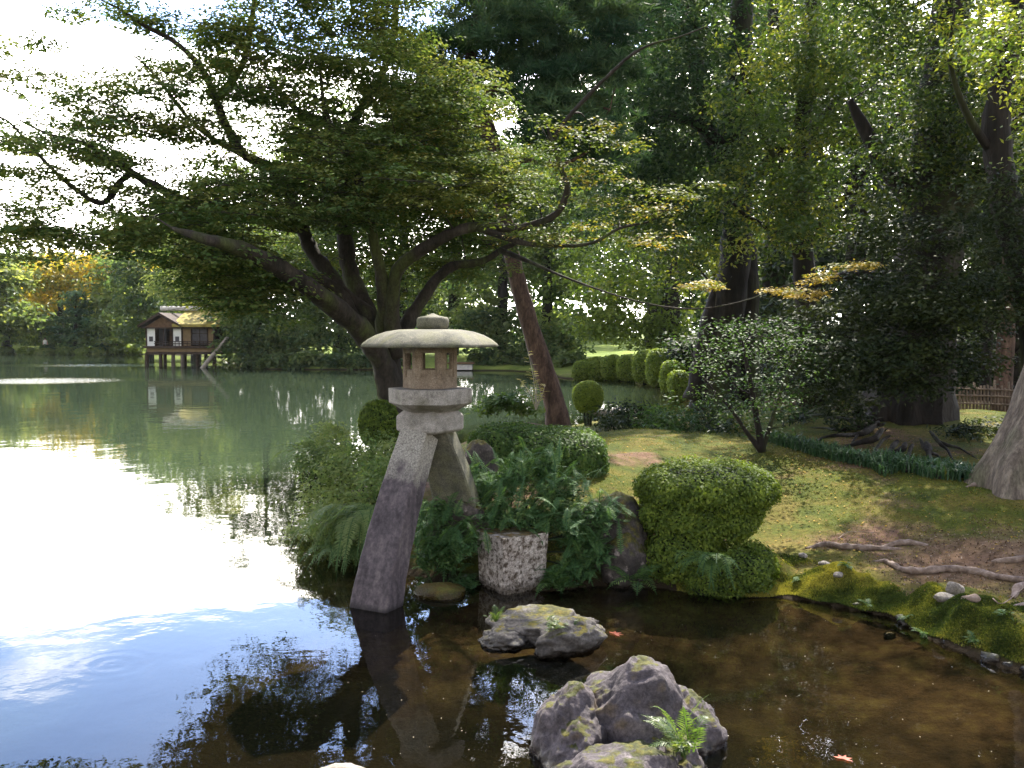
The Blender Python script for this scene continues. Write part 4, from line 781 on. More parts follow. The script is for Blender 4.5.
for i, (px, py, Y, rx, rz) in enumerate([(262, 362, 63.5, 14, 10), (286, 363, 62.8, 15, 9), (310, 361, 62.5, 14, 10), (333, 363, 62.5, 13, 8), (357, 362, 62.5, 14, 9), (380, 361, 62.5, 13, 10), (400, 361, 62.5, 12, 9), (486, 361, 62, 13, 10), (508, 360, 62, 13, 11), (530, 362, 61.5, 13, 10), (552, 358, 60.5, 15, 14), (570, 362, 58.5, 10, 9)]):
    cx, cy2, cz = pc(px, py, Y); CC = np.array([(cx, cy2, cz)]) + rnd_dir(14) * np.array([rx * .07, .8, rz * .05]) * .8; b = Vector((cx, cy2, gz(cx, cy2))); root = empty('shore_bush', b, 'loose dark green bush overhanging the water in the line below the far trees', 'bush', 'dark bushes along the far waterline')
    V, t = clump_leaves(CC, np.tile([.55, .55, .38], (14, 1)), 8, 16, .18, .34, .4, asp=.55, tint0=.35 + .1 * (i % 3)); quads_object('foliage', V, t, M['far_d'], root)
    mb = MB(); attach(mb, [(b, .08), (b + Vector((0, 0, .3)), .06)], CC, .05, n=4, keep=.4); mb.build('stems', M['bark_dark'], root, True, recalc=False)

# ------------------------------------------------------------------ rocks
def rock(name, label, lumps, mat, seed, cat='rock', planes=16, rough=.07, sub=5):
    """lumps: [(centre, radii, rz)]"""
    rg = np.random.default_rng(seed); mb = MB(); c0 = lumps[0][0]
    for (c, r, rz) in lumps:
        Nn = unit(rg.normal(size=(planes, 3))); H = rg.uniform(.72, 1.0, planes)
        bm = bmesh.new(); bmesh.ops.create_icosphere(bm, subdivisions=sub, radius=1); out = []
        off = Vector(rg.uniform(0, 50, 3)); rot = Matrix.Rotation(rz, 3, 'Z')
        for v in bm.verts:
            d = np.array(v.co.normalized()); q = Nn @ d; q = np.where(q > .05, H / np.maximum(q, .05), 9.0)
            rad = -math.log(np.exp(-14 * np.minimum(q, 1.3)).sum() + math.exp(-14 * 1.15)) / 14
            dv = Vector(d)
            rad *= 1 + rough * (mnoise.fractal(dv * 2.2 + off, 1.0, 2.1, 5)) - rough * .9 * abs(mnoise.noise(dv * 3.1 + off))
            p = rot @ Vector((d[0] * rad * r[0], d[1] * rad * r[1], d[2] * rad * r[2])); out.append((p.x + c[0], p.y + c[1], p.z + c[2]))
        mb.add(out, [tuple(v.index for v in f.verts) for f in bm.faces]); bm.free()
    o = mb.build(name, mat, None, True, recalc=False)
    tag(o, label, cat); return o
def recentre(o, c):
    c = Vector(c); o.data.transform(Matrix.Translation(-c)); o.location = c; return o
def R_(px, py, Y, rx, ry, rz): return (pc(px, py, Y), (rx, ry, rz), 0.0)
r1 = rock('rock', 'big purple-grey boulder with moss patches nearest the viewer, a fern at its side', [
    (pc(624, 742, 5.6), (.56, .50, .62), .3), (pc(572, 750, 5.45), (.34, .40, .42), .1), (pc(676, 742, 5.6), (.33, .42, .42), -.4), (pc(618, 800, 5.05), (.56, .42, .42), .5), (pc(668, 790, 5.15), (.30, .3, .34), .2)], M['rock'], 21, rough=.125, planes=34, sub=6)
recentre(r1, (.6, 5.5, 0))
r2 = rock('rock', 'flat slab-like rock with moss seam, lying in the water in front of the speckled block', [
    (pc(535, 628, 7.45), (.46, .34, .16), .15), (pc(574, 638, 7.15), (.36, .19, .19), .60), (pc(508, 640, 7.3), (.26, .22, .12), -.2)], M['rock_flat'], 5, rough=.16, planes=24)
recentre(r2, (.3, 7.3, 0))
r3 = rock('rock', 'dark mossy boulder standing between the ferns and the mushroom-shaped bush', [
    (pc(612, 540, 9.35), (.33, .33, .50), .2), (pc(628, 565, 9.1), (.26, .24, .36), .4)], M['rock_dark'], 9, rough=.08)
recentre(r3, (1.0, 9.2, 0.3))
r4 = rock('rock', 'upright reddish-brown lichened rock just behind the short lantern leg', [(pc(480, 476, 10.2), (.20, .20, .40), .4)], M['rock_dark'], 17, planes=9); recentre(r4, (-.35, 10.2, .8))
r5 = rock('rock', 'low stone covered in orange-green moss at the foot of the long lantern leg', [(pc(440, 593, 8.7), (.30, .22, .10), 0)], M['rock_moss'], 3, sub=4); recentre(r5, (-.7, 8.7, 0))
r6 = rock('rock', 'small grey stone half hidden in ferns between lantern legs and speckled block', [(pc(443, 540, 9.2), (.16, .14, .14), 0)], M['rock_flat'], 33, sub=4); recentre(r6, (-.7, 9.2, .4))
r7 = rock('rock', 'rounded rock tip cut by the bottom edge of the view', [(pc(330, 785, 4.9), (.24, .2, .10), 0)], M['pebble'], 31, sub=4); recentre(r7, (-.95, 4.9, 0))
r8 = rock('rock', 'rough stone carrying the short lantern leg under the ferns', [(pc(462, 520, 9.3), (.36, .32, .30), 0)], M['rock_dark'], 38, sub=4); recentre(r8, (-.5, 9.3, .5))
for i, (px, py, s, lb) in enumerate([(954, 629, .085, 'smooth grey oval stone standing in the bright moss by the water'), (889, 637, .07, 'dark wet stone at the foot of the mossy bank'), (803, 557, .07, 'pale flat stone lying left of the surface roots'),
        (825, 566, .075, 'pale stone at the end of the short surface root'), (945, 600, .10, 'flat whitish stone between the roots near the right edge'), (838, 578, .06, 'small brown stone below the two pale ones')]):
    p = gpt(px, py); s1 = (s, s * .8, s * (.95 if i == 0 else .5))
    o = rock('stone', lb, [((p.x, p.y, p.z + s1[2] * .4), s1, i * .7)], M['pebble'] if i != 1 else M['rock_dark'], 50 + i, cat='stone', sub=3); recentre(o, p)
# kerb stones at the far edge of the lawn near the ball bush
for i, (px, py) in enumerate([(600, 412), (617, 413), (634, 415)]):
    p = at(px, py, 23.4 + .1 * i); o = rock('stone', ['flat edging stone at the water right behind the small ball bush', 'middle flat edging stone beyond the lawn', 'right flat edging stone beyond the lawn'][i], [((p.x, p.y, .45), (.24, .16, .12), .1)], M['pebble'], 70 + i, cat='stone', sub=3); recentre(o, (p.x, p.y, .4))

# speckled stone block
mb = MB(); Bk = []
Yb = 8.72; bx = at(508, 600, Yb).x
cB = Vector((bx + .04, Yb + .25, .24)); rzB = R(34)
def blk(sub=22):
    bm = bmesh.new(); bmesh.ops.create_cube(bm, size=1)
    bmesh.ops.subdivide_edges(bm, edges=bm.edges, cuts=sub, use_grid_fill=True)
    m = Matrix.Rotation(rzB, 3, 'Z')
    for v in bm.verts:
        q = v.co.copy(); e = 7; n_ = (abs(q.x * 2) ** e + abs(q.y * 2) ** e + abs(q.z * 2) ** e) ** (-1 / e) * max(abs(q.x), abs(q.y), abs(q.z)) * 2
        p = Vector((q.x * .53, q.y * .48, q.z * .62)) * (.94 + .06 * n_); k = 1 - .10 * (.5 - q.z)
        p.x *= k; p.y *= k
        p += q.normalized() * (.007 * mnoise.fractal(p * 6, 1, 2, 4))
        v.co = m @ p
    me = bpy.data.meshes.new('stone_block'); bm.to_mesh(me); bm.free(); o = link('stone_block', me, M['block'], None, False); o.location = cB; return o
tag(blk(), 'squared speckled white-and-brown stone block at the water edge below the ferns', 'stone block')

# ------------------------------------------------------------------ the two-legged stone lantern
LY = 8.95; LX = at(430, 380, LY).x
def lz(py): return at(430, py, LY).z
lp = pxm(LY)
lan = empty('stone_lantern', (LX, LY, 0), 'tall two-legged granite lantern with umbrella roof standing at the water edge', 'lantern')
def hexring(R0, z, rot=0, soft=0, n=6, cx=LX, cy_=LY):
    out = []
    if not soft:
        for k in range(n):
            a = rot + math.pi * 2 * k / n; out.append(Vector((cx + R0 * math.cos(a), cy_ + R0 * math.sin(a), z)))
    else:
        m = 48
        for k in range(m):
            a = math.pi * 2 * k / m; aa = (a + math.pi / 6) % (math.pi / 3) - math.pi / 6   # corners at 0,60..
            hexr = math.cos(math.pi / 6) / math.cos(abs(((a) % (math.pi / 3)) - math.pi / 6))
            rr = R0 * (soft + (1 - soft) * hexr); out.append(Vector((cx + rr * math.cos(a + rot), cy_ + rr * math.sin(a + rot), z)))
    return out
zr = lz(346.5)
mb = MB(); prof = [(.10, zr + .015), (.50, zr + .0), (.655, zr - .005), (.668, zr + .008), (.650, zr + .030), (.60, zr + .070), (.52, zr + .112), (.42, zr + .145), (.30, zr + .164), (.10, zr + .170), (.02, zr + .171)]
rings = []
for (r, z) in prof:
    q = hexring(r, z, R(4), soft=.15)
    rings.append(q)
mb.rings(rings); mb.build('roof', M['granite_roof'], lan, True)
mb = MB(); prof = [(.125, zr + .166), (.145, zr + .178), (.156, zr + .205), (.156, zr + .262), (.142, zr + .282), (.075, zr + .294), (.035, zr + .308), (.012, zr + .32)]
mb.rings([[Vector((LX + .03 + r * math.cos(a), LY + r * math.sin(a), z)) for a in np.linspace(0, 2 * math.pi, 33)[:-1]] for r, z in prof]); mb.build('finial', M['granite_roof'], lan, True)
# fire box: six stone panels with openings (outer ring scale 1, inner scale .78)
zb0, zb1 = lz(387.5), zr + .02
mb = MB(); Rb = .262; rotb = R(2)
Vx = [Vector((math.cos(rotb + math.pi / 3 * k), math.sin(rotb + math.pi / 3 * k), 0)) * Rb for k in range(6)]
def cell(k, u0, u1, z0, z1, s0=1.0, s1=.80):
    a, b = Vx[k], Vx[(k + 1) % 6]; P = []
    for z in (z0, z1):
        for u, s in ((u0, s0), (u1, s0), (u1, s1), (u0, s1)):
            q = a.lerp(b, u) * s; P.append(Vector((LX + q.x, LY + q.y, z)))
    mb.add(P, [(0, 1, 2, 3), (7, 6, 5, 4), (0, 4, 5, 1), (1, 5, 6, 2), (2, 6, 7, 3), (3, 7, 4, 0)])
H = zb1 - zb0
for k in range(6):
    z1w, z2w, z3w = zb0 + H * .25, zb0 + H * .43, zb0 + H * .81
    cell(k, 0, .21, zb0, zb1); cell(k, .79, 1, zb0, zb1); cell(k, .21, .79, zb0, z1w); cell(k, .21, .79, z3w, zb1)
    cell(k, .21, .79, z1w, z2w, .95, .80)     # recessed lower panel; the opening above it stays open
    cell(k, .21, .25, z2w, z3w, .95, .86); cell(k, .75, .79, z2w, z3w, .95, .86)
mb.build('fire_box', M['sandstone'], lan, recalc=True)
# platform
zp0, zp1, zp2 = lz(410.5), lz(402.5), lz(388.0); mb = MB(); rp = R(-5)
mb.rings([hexring(r, z, rp) for r, z in ((.27, zp0), (.408, zp1), (.412, zp2 - .003), (.408, zp2))]); mb.build('platform', M['granite_pale'], lan, bevel=.006)
# yoke block with notch for the leg
zy0, zy1 = lz(431.5), lz(409.5); rY = R(-33); mY_ = Matrix.Rotation(rY, 3, 'Z')
mb = MB(); hh = .235; b_ = .05
prof = [(hh - .03, zy0), (hh, zy0 + .02), (hh, zy1 - .055), (hh - .05, zy1)]
mb.rings([[Vector((LX, LY, 0)) + mY_ @ Vector((sx * r, sy * r, z)) for sx, sy in ((-1, -1), (1, -1), (1, 1), (-1, 1))] for r, z in prof]); mb.build('yoke', M['granite_pale'], lan, bevel=.012)
# long curved leg into the water
foot = onz(377, 606, 0.0); top = Vector((LX, LY, lz(433))) + mY_ @ Vector((-.035, -.12, 0))
def sweep(name, P, Wd, Th, side, mat):
    mb = MB(); rings = []; n = len(P)
    for i, p in enumerate(P):
        d = (P[min(i + 1, n - 1)] - P[max(i - 1, 0)]).normalized(); u = (side - d * side.dot(d)).normalized(); w = d.cross(u)
        a, t = Wd[i] / 2, Th[i] / 2; c = .014
        c = .014 + .012 * max(0, mnoise.noise(p * 5.3)); a += .006 * mnoise.noise(p * 7 + Vector((3, 0, 0))); t += .005 * mnoise.noise(p * 6)
        rings.append([p + u * (a - c) + w * t, p + u * a + w * (t - c), p + u * a - w * (t - c), p + u * (a - c) - w * t, p - u * (a - c) - w * t, p - u * a - w * (t - c), p - u * a + w * (t - c), p - u * (a - c) + w * t])
    mb.rings(rings); return mb.build(name, mat, lan, False)
dirh = Vector((foot.x - top.x, foot.y - top.y, 0)); Lh = dirh.length; dirh.normalize(); N_ = 70; P = []
for i in range(N_):
    t = i / (N_ - 1); h = Lh * 1.06 * (1 - (1 - t) ** 1.38) ; z = top.z * (1 - t * 1.12)
    P.append(Vector((top.x, top.y, 0)) + dirh * h * 1.0 + Vector((0, 0, z)))
# shift so the waterline point meets the foot
side = Vector((-dirh.y, dirh.x, 0)); side = (side + dirh * -0.08).normalized()
sweep('leg', P, list(np.linspace(.30, .42, N_)), list(np.linspace(.24, .28, N_)), side, M['leg'])
# short leg to the stone behind
a = Vector((LX + .03, LY + .06, lz(428))); b = at(459, 512, 9.25); P = [a.lerp(b, t) + Vector((0, 0, .05 * math.sin(t * 3))) for t in np.linspace(0, 1.1, 12)]
sweep('leg', P, list(np.linspace(.30, .44, 12)), list(np.linspace(.24, .26, 12)), Vector((1, -.15, 0)), M['granite_roof'])

# ------------------------------------------------------------------ ferns, shrubs, grasses
def frond(Q, T, base, az, length, rise, droop, width, pairs, tint, sub=1, twist=0.0):
    h = np.array([math.sin(az), math.cos(az), 0.0]); s = np.array([h[1], -h[0], 0.0]); base = np.array(base)
    t = np.linspace(.06, 1, pairs)
    def pos(t): return base + np.outer(t, h) * length * math.cos(rise * .6) + np.outer(rise * t - droop * t * t, [0, 0, 1]) * length
    p = pos(t); tg = unit(pos(t + .01) - p); up = unit(np.cross(np.tile(s, (len(t), 1)), tg)); up[up[:, 2] < 0] *= -1
    prof = np.sin(np.clip(t * 1.0 + .12, 0, 1) ** .7 * math.pi) ** .8 * width + .01
    for sg in (-1, 1):
        dr = unit(s * sg + tg * .55 - up * .15 + rnd_dir(len(t)) * .10)
        Lp = prof * RNG.uniform(.85, 1.1, len(t)); w = length / pairs * .62
        Q.append(leaf_quads(p + dr * Lp[:, None] * .5, up + rnd_dir(len(t)) * .18, dr, Lp, np.minimum(w, Lp * .26), .10)); T.append(tint + RNG.normal(0, .10, len(t)))
    # rachis
    m = 6; tt = np.linspace(0, .95, m); q = pos(tt); w_ = .006
    for i in range(m - 1):
        Q.append(np.array([[q[i] - s * w_, q[i] + s * w_, q[i + 1] + s * w_ * .7, q[i + 1] - s * w_ * .7]])); T.append(np.array([.15]))
def frond_plant(name, label, cat, base, n, mat, L=(.3, .5), W=.09, rise=(.5, 1.2), droop=(.5, .9), az=(0, 2 * math.pi), pairs=18, tint=.5, spread=.06, group=None):
    Q, T = [], []
    for i in range(n):
        b = (base[0] + RNG.normal() * spread, base[1] + RNG.normal() * spread, base[2] + abs(RNG.normal()) * spread * .3)
        frond(Q, T, b, RNG.uniform(*az), RNG.uniform(*L), RNG.uniform(*rise), RNG.uniform(*droop), W * RNG.uniform(.8, 1.15), pairs, tint + RNG.normal() * .10)
    o = quads_object(name, np.concatenate(Q), np.concatenate(T), mat); recentre(o, base); return tag(o, label, cat, group)
def onto(px, py, Y): p = at(px, py, Y); return p
# spreading blue-green shrub of layered sprays in the centre
def spray_shrub(name, label, centres, mat, sprays, L, W, azm, tint=.5, rise=(.05, .7), droop=(.1, .5), pairs=14, group=None, stems=True, fill=40):
    b0 = centres[0]; base = Vector((b0[0], b0[1], max(gz(b0[0], b0[1]), 0))); root = empty(name, base, label, 'shrub', group); Q, T = [], []; mb = MB()
    for c in centres:
        for i in range(sprays):
            az = azm[0] + RNG.normal() * azm[1]; l = RNG.uniform(*L); p = np.array(c[:3]) + RNG.normal(size=3) * np.array([c[3], c[3] * .8, c[4]])
            frond(Q, T, p - np.array([math.sin(az), math.cos(az), 0]) * l * .4, az, l, RNG.uniform(*rise), RNG.uniform(*droop), W * RNG.uniform(.7, 1.2), pairs, tint + RNG.normal() * .14)
        if stems: mb.tube([base + Vector((0, 0, -.05)), base.lerp(Vector(c[:3]), .5) + Vector((0, 0, .06)), Vector(c[:3])], [.016, .011, .006], n=5)
    if fill:
        V_, t_ = clump_leaves(np.array([c[:3] for c in centres]), np.array([[c[3] * 1.2, c[3] * 1.2, c[3] * .8] for c in centres]), 8, fill, .04, .045, .2, asp=.45, tint0=tint - .15); Q.append(V_); T.append(t_)
    quads_object('foliage', np.concatenate(Q), np.concatenate(T), mat, root)
    if stems: mb.build('stems', M['core'], root, True, recalc=False)
    return root
def ctr(px, py, Y, sx, sz): return tuple(at(px, py, Y)) + (sx, sz)
spray_shrub('spreading_shrub', 'spreading shrub with blue-green feathery sprays right of the lantern legs, above the speckled block',
    [ctr(505, 510, 9.2, .20, .08), ctr(470, 515, 9.25, .16, .08), ctr(540, 495, 9.3, .16, .08), ctr(562, 520, 9.15, .18, .09), ctr(535, 522, 9.15, .16, .06), ctr(490, 522, 9.2, .14, .05), ctr(580, 535, 9.05, .13, .08), ctr(515, 478, 9.4, .12, .08), ctr(450, 530, 9.3, .13, .10), ctr(545, 470, 9.5, .08, .08), ctr(575, 570, 8.95, .08, .08), ctr(500, 490, 9.5, .15, .08), ctr(475, 495, 9.5, .10, .07), ctr(595, 555, 8.95, .08, .06), ctr(440, 515, 9.0, .10, .06), ctr(455, 498, 9.35, .10, .05), ctr(462, 545, 8.85, .10, .06), ctr(435, 545, 8.9, .08, .06), ctr(600, 515, 9.1, .10, .06), ctr(565, 490, 9.3, .12, .06), ctr(535, 520, 9.7, .16, .08), ctr(570, 515, 9.7, .14, .08), ctr(505, 525, 9.7, .14, .08), ctr(590, 530, 9.5, .10, .07), ctr(480, 480, 9.8, .12, .05)],
    M['juniper'], 62, (.16, .36), .045, (1.2, 1.4), tint=.55, pairs=20, rise=(.15, 1.3), droop=(.2, .8))
spray_shrub('spreading_shrub', 'dark fern-like shrub hanging to the water between the moss stone and the speckled block',
    [ctr(450, 560, 9.1, .10, .08), ctr(428, 560, 9.2, .10, .10), ctr(465, 585, 8.95, .06, .06), ctr(420, 520, 9.4, .09, .12), ctr(560, 575, 8.9, .08, .07)], M['juniper'], 26, (.16, .30), .05, (0, 3.0), tint=.4, rise=(-.2, .8), droop=(.3, 1.0))
frond_plant('fern', 'fern tuft growing beside the right face of the speckled block', 'fern', tuple(onto(556, 590, 8.8)), 22, M['fern'], L=(.22, .42), W=.075, rise=(.7, 1.5), droop=(.5, 1.1), pairs=20)
frond_plant('fern', 'fern with broad pinnate fronds in front of the dark mossy boulder', 'fern', tuple(onto(634, 580, 8.85)), 18, M['fern'], L=(.25, .42), W=.09, rise=(.5, 1.2), droop=(.6, 1.1), pairs=16, tint=.65)
frond_plant('fern', 'bright fern hanging over the ragged azalea below the mushroom-shaped bush', 'fern', tuple(onto(712, 560, 8.55)), 24, M['fern'], L=(.25, .42), W=.09, rise=(.3, .9), droop=(.8, 1.2), az=(2.2, 4.6), pairs=16, tint=.78)
frond_plant('fern', 'yellow-green fern growing on the right side of the big mossy boulder', 'fern', tuple(onto(684, 752, 5.05)), 15, M['fern_l'], L=(.22, .40), W=.06, rise=(.9, 1.6), droop=(.4, .9), pairs=20, spread=.03)
frond_plant('fern', 'tiny fern sprouting from the left end of the flat rock', 'fern', tuple(onto(494, 622, 7.2)), 9, M['fern_l'], L=(.08, .16), W=.03, rise=(.9, 1.6), droop=(.3, .8), pairs=10, spread=.02)
frond_plant('fern', 'small bright plant in the moss seam of the flat rock', 'fern', tuple(onto(556, 628, 7.05)), 16, M['fern_l'], L=(.07, .13), W=.035, rise=(.5, 1.2), droop=(.5, .9), pairs=9, spread=.05)
# left bank: overhanging fine-leaved shrub and drooping fronds
bank_c = [ctr(345, 470, 11.6, .22, .14), ctr(322, 465, 12.2, .2, .15), ctr(370, 470, 11.4, .2, .14), ctr(350, 505, 10.8, .22, .14), ctr(325, 500, 11.4, .18, .14), ctr(390, 480, 10.6, .16, .14), ctr(340, 530, 10.4, .2, .10), ctr(370, 530, 10.1, .18, .12), ctr(330, 440, 13.2, .18, .12), ctr(375, 450, 12.0, .2, .06), ctr(400, 460, 11.6, .16, .06), ctr(318, 530, 11.2, .14, .10)]
Vs, Ts = clump_leaves(np.array([c[:3] for c in bank_c]), np.tile([.38, .36, .26], (len(bank_c), 1)), 14, 95, .05, .055, .3, asp=.5, tint0=.66)
bs = empty('bank_shrub', (bank_c[0][0], bank_c[0][1], gz(-2, 11.6)), 'loose fine-leaved shrub overhanging the water left of the long lantern leg', 'shrub'); quads_object('foliage', Vs, Ts, M['bank'], bs)
mb = MB()
for c in bank_c: mb.tube([Vector((-1.7, 11.2, .2)), Vector(c[:3]).lerp(Vector((-1.7, 11.2, .3)), .5) + Vector((0, 0, .15)), Vector(c[:3])], [.02, .014, .006], n=5)
mb.build('stems', M['core'], bs, True, recalc=False)
frond_plant('fern', 'fern with long drooping pale fronds above the water left of the long lantern leg', 'fern', tuple(onto(362, 512, 10.1)), 46, M['bank'], L=(.35, .7), W=.10, rise=(.0, .5), droop=(.8, 1.5), az=(2.6, 5.0), pairs=24, tint=.65, spread=.15)
frond_plant('fern', 'upper fern with light tips at the left end of the bank shrub', 'fern', tuple(onto(322, 455, 12.4)), 34, M['bank'], L=(.3, .6), W=.09, rise=(.5, 1.1), droop=(.5, 1.1), az=(2.6, 6.0), pairs=20, tint=.7, spread=.15)
frond_plant('fern', 'fern spilling into the water at the corner left of the long lantern leg', 'fern', tuple(onto(350, 545, 10.0)), 30, M['bank'], L=(.2, .45), W=.07, rise=(.0, .5), droop=(.6, 1.2), az=(2.2, 5.0), pairs=18, tint=.45, spread=.14)
# twigs poking from the bank shrub
# upright light sprigs behind the juniper, over the hedge
frond_plant('fern', 'upright light-green fern in front of the clipped hedge', 'fern', tuple(onto(548, 500, 9.6)), 14, M['fern'], L=(.25, .50), W=.05, rise=(1.1, 1.9), droop=(.1, .5), pairs=20, tint=.75, spread=.12)
# moss hump plant with broad leaves beyond the hedge
p = at(505, 405, 18); C = np.array([tuple(at(px, py, 18)) for px, py in ((488, 408), (498, 402), (508, 399), (518, 404), (527, 409))])
V, t = clump_leaves(C, np.tile([.26, .3, .12], (len(C), 1)), 8, 26, .08, .13, .5, asp=.42, tint0=.5); o = quads_object('leafy_plant', V, t, M['hedge']); recentre(o, (p.x, 18, gz(p.x, 18))); tag(o, 'broad-leaved dark green plant on the mossy mound behind the hedge', 'plant')
# pale yellow sprig
b = at(536, 410, 17.6); Q, T = [], []; mb = MB()
tipz = [(528, 352), (534, 372), (520, 380), (545, 385), (538, 395)]
for px, py in tipz:
    e = at(px, py, 17.6); mb.tube([b, b.lerp(e, .5) + Vector((.03, 0, .05)), e], [.012, .009, .004], n=5)
    for k in range(12):
        q = b.lerp(e, .35 + .65 * k / 11); frond(Q, T, tuple(q), RNG.uniform(0, 6.28), RNG.uniform(.08, .2), .5, .4, .05, 6, .6)
sp_ = empty('tall_sprig', b, 'tall pale yellow sprig standing left of the leaning pine', 'plant'); mb.build('stem', M['wood_pale'], sp_, True, recalc=False); quads_object('leaves', np.concatenate(Q), np.concatenate(T), M['straw'], sp_)
# low dark shrubs across the lawn
def lowshrub(name, label, cs, mat, size=.10, rad=(.4, .4, .2), tint=.45, twigs=34, per=8, group=None, asp=.35, flat=.3):
    C = np.array([tuple(at(*c)) for c in cs]); b = Vector((C[0][0], C[0][1], gz(C[0][0], C[0][1]))); root = empty(name, b, label, 'shrub', group)
    V, t = clump_leaves(C, np.tile(rad, (len(C), 1)), per, twigs, .07, size, flat, asp=asp, tint0=tint); quads_object('foliage', V, t, mat, root)
    mb = MB()
    for c in C: mb.tube([b, b.lerp(Vector(c), .5) + Vector((0, 0, .08)), Vector(c)], [.025, .018, .008], n=5)
    mb.build('stems', M['core'], root, True, recalc=False)
lowshrub('low_shrub', 'low dark shrub right of the small ball bush', [(608, 416, 18.5), (625, 414, 18), (640, 416, 17.6), (622, 424, 17.4)], M['dark'], size=.12, rad=(.45, .45, .24), tint=.6)
lowshrub('low_shrub', 'low dark glossy shrub in the middle of the far lawn edge', [(650, 418, 17.2), (668, 415, 17), (684, 418, 16.6), (665, 427, 16.5), (688, 430, 16)], M['hedge'], size=.11, rad=(.45, .45, .24), tint=.15)
lowshrub('low_shrub', 'low glossy shrub before the twin trunks, catching white glints', [(704, 416, 16.3), (720, 420, 16), (735, 424, 15.8), (712, 432, 15.6), (733, 436, 15.2), (725, 405, 16.6)], M['broad'], size=.10, rad=(.42, .42, .24), tint=.35)
lowshrub('low_shrub', 'dark low bush between the buttressed trunk and the foot of the grey trunk', [(950, 436, 14.6), (968, 440, 14.2), (985, 434, 14.4), (975, 428, 14.8), (1000, 430, 14.6)], M['dark'], size=.09, rad=(.32, .32, .16), tint=.55)
lowshrub('low_shrub', 'dark low bush left of the shaded roots, behind the sword-leaved plants', [(795, 418, 17), (812, 414, 17.2), (828, 416, 17), (805, 425, 16.4), (843, 410, 15.0), (856, 404, 14.9), (850, 420, 14.7)], M['dark'], size=.10, rad=(.4, .4, .18), tint=.55)
# small-leaved young tree with thin stems
def thin_tree(name, label, stems, cs, mat, rad=(.4, .4, .12), size=.07, tint=.5, tw=12, per=7):
    C = np.array([tuple(at(*c)) for c in cs]); base = Vector(stems[0][0][0]); root = empty(name, base, label, 'tree'); mb = MB()
    for pts, rd in stems: mb.tube(pts, rd, n=7, wob=.2)
    attach(mb, skeleton(stems), C, .02, n=4); mb.build('trunk', M['bark_dark'], root, True, recalc=False)
    V, t = clump_leaves(C, np.tile(rad, (len(C), 1)), per, tw, .09, size, .6, asp=.5, tint0=tint, surf=.8); quads_object('crown', V, t, mat, root)
def rndc(px, py, Y, rx, ry, rY, n): return [(px + RNG.uniform(-1, 1) * rx, py + RNG.uniform(-1, 1) * ry, Y + RNG.uniform(-1, 1) * rY) for _ in range(n)]
s0 = gpt(762, 452)
thin_tree('young_tree', 'young multi-stemmed evergreen at the lawn edge left of the sword-leaved plants', [([s0, at(757, 420, s0.y), at(750, 380, s0.y), at(742, 340, s0.y)], [.06, .045, .035, .015]), ([s0, at(745, 430, s0.y), at(728, 405, s0.y), at(705, 380, s0.y), at(690, 350, s0.y)], [.05, .03, .025, .015, .008]), ([s0, at(772, 420, s0.y), at(785, 380, s0.y), at(800, 350, s0.y)], [.04, .03, .02, .01]),
    ([at(752, 395, s0.y), at(735, 385, s0.y), at(712, 350, s0.y), at(700, 340, s0.y)], [.02, .015, .01, .006])],
    rndc(740, 372, s0.y, 58, 30, .8, 20) + rndc(720, 338, s0.y, 45, 18, .8, 9) + rndc(785, 350, s0.y, 35, 30, .8, 9) + rndc(760, 420, s0.y, 35, 22, .6, 10), M['hedge'], tint=.02, size=.06, tw=13, per=6)
s1 = gpt(700, 430)
# sword-leaved ground cover strip along the lawn edge
Q, T = [], []
def blade(Q, T, b, az, L_, lean, w, tint):
    h = np.array([math.sin(az), math.cos(az), 0]); s = np.array([h[1], -h[0], 0]) * w; b = np.array(b)
    p1 = b + h * L_ * lean * .35 + np.array([0, 0, L_ * .6]); p2 = b + h * L_ * lean + np.array([0, 0, L_ * (.95 - .5 * lean)])
    Q.append(np.stack([np.stack([b - s * .6, b + s * .6, p1 + s, p1 - s]), np.stack([p1 - s, p1 + s, p2 + s * .1, p2 - s * .1])])); T.append(np.array([tint, tint + .15]))
line = [(770, 446), (800, 454), (830, 463), (865, 469), (900, 474), (935, 480), (968, 485), (990, 487)]
for i in range(3000):
    k = RNG.uniform(0, len(line) - 1); j = int(k); f = k - j; px = line[j][0] * (1 - f) + line[min(j + 1, 7)][0] * f; py = line[j][1] * (1 - f) + line[min(j + 1, 7)][1] * f
    p = gpt(px, py - 3); p.y += RNG.uniform(-.1, .8); p.z = gz(p.x, p.y)
    blade(Q, T, tuple(p), RNG.uniform(0, 6.28), RNG.uniform(.12, .26), RNG.uniform(.2, .9), .009, RNG.normal(.5, .18))
o = quads_object('sword_leaved_plants', np.concatenate(Q), np.concatenate(T), M['dwarf']); tag(o, 'strip of sword-leaved ground cover along the back of the mossy lawn', 'ground cover', kind='stuff')
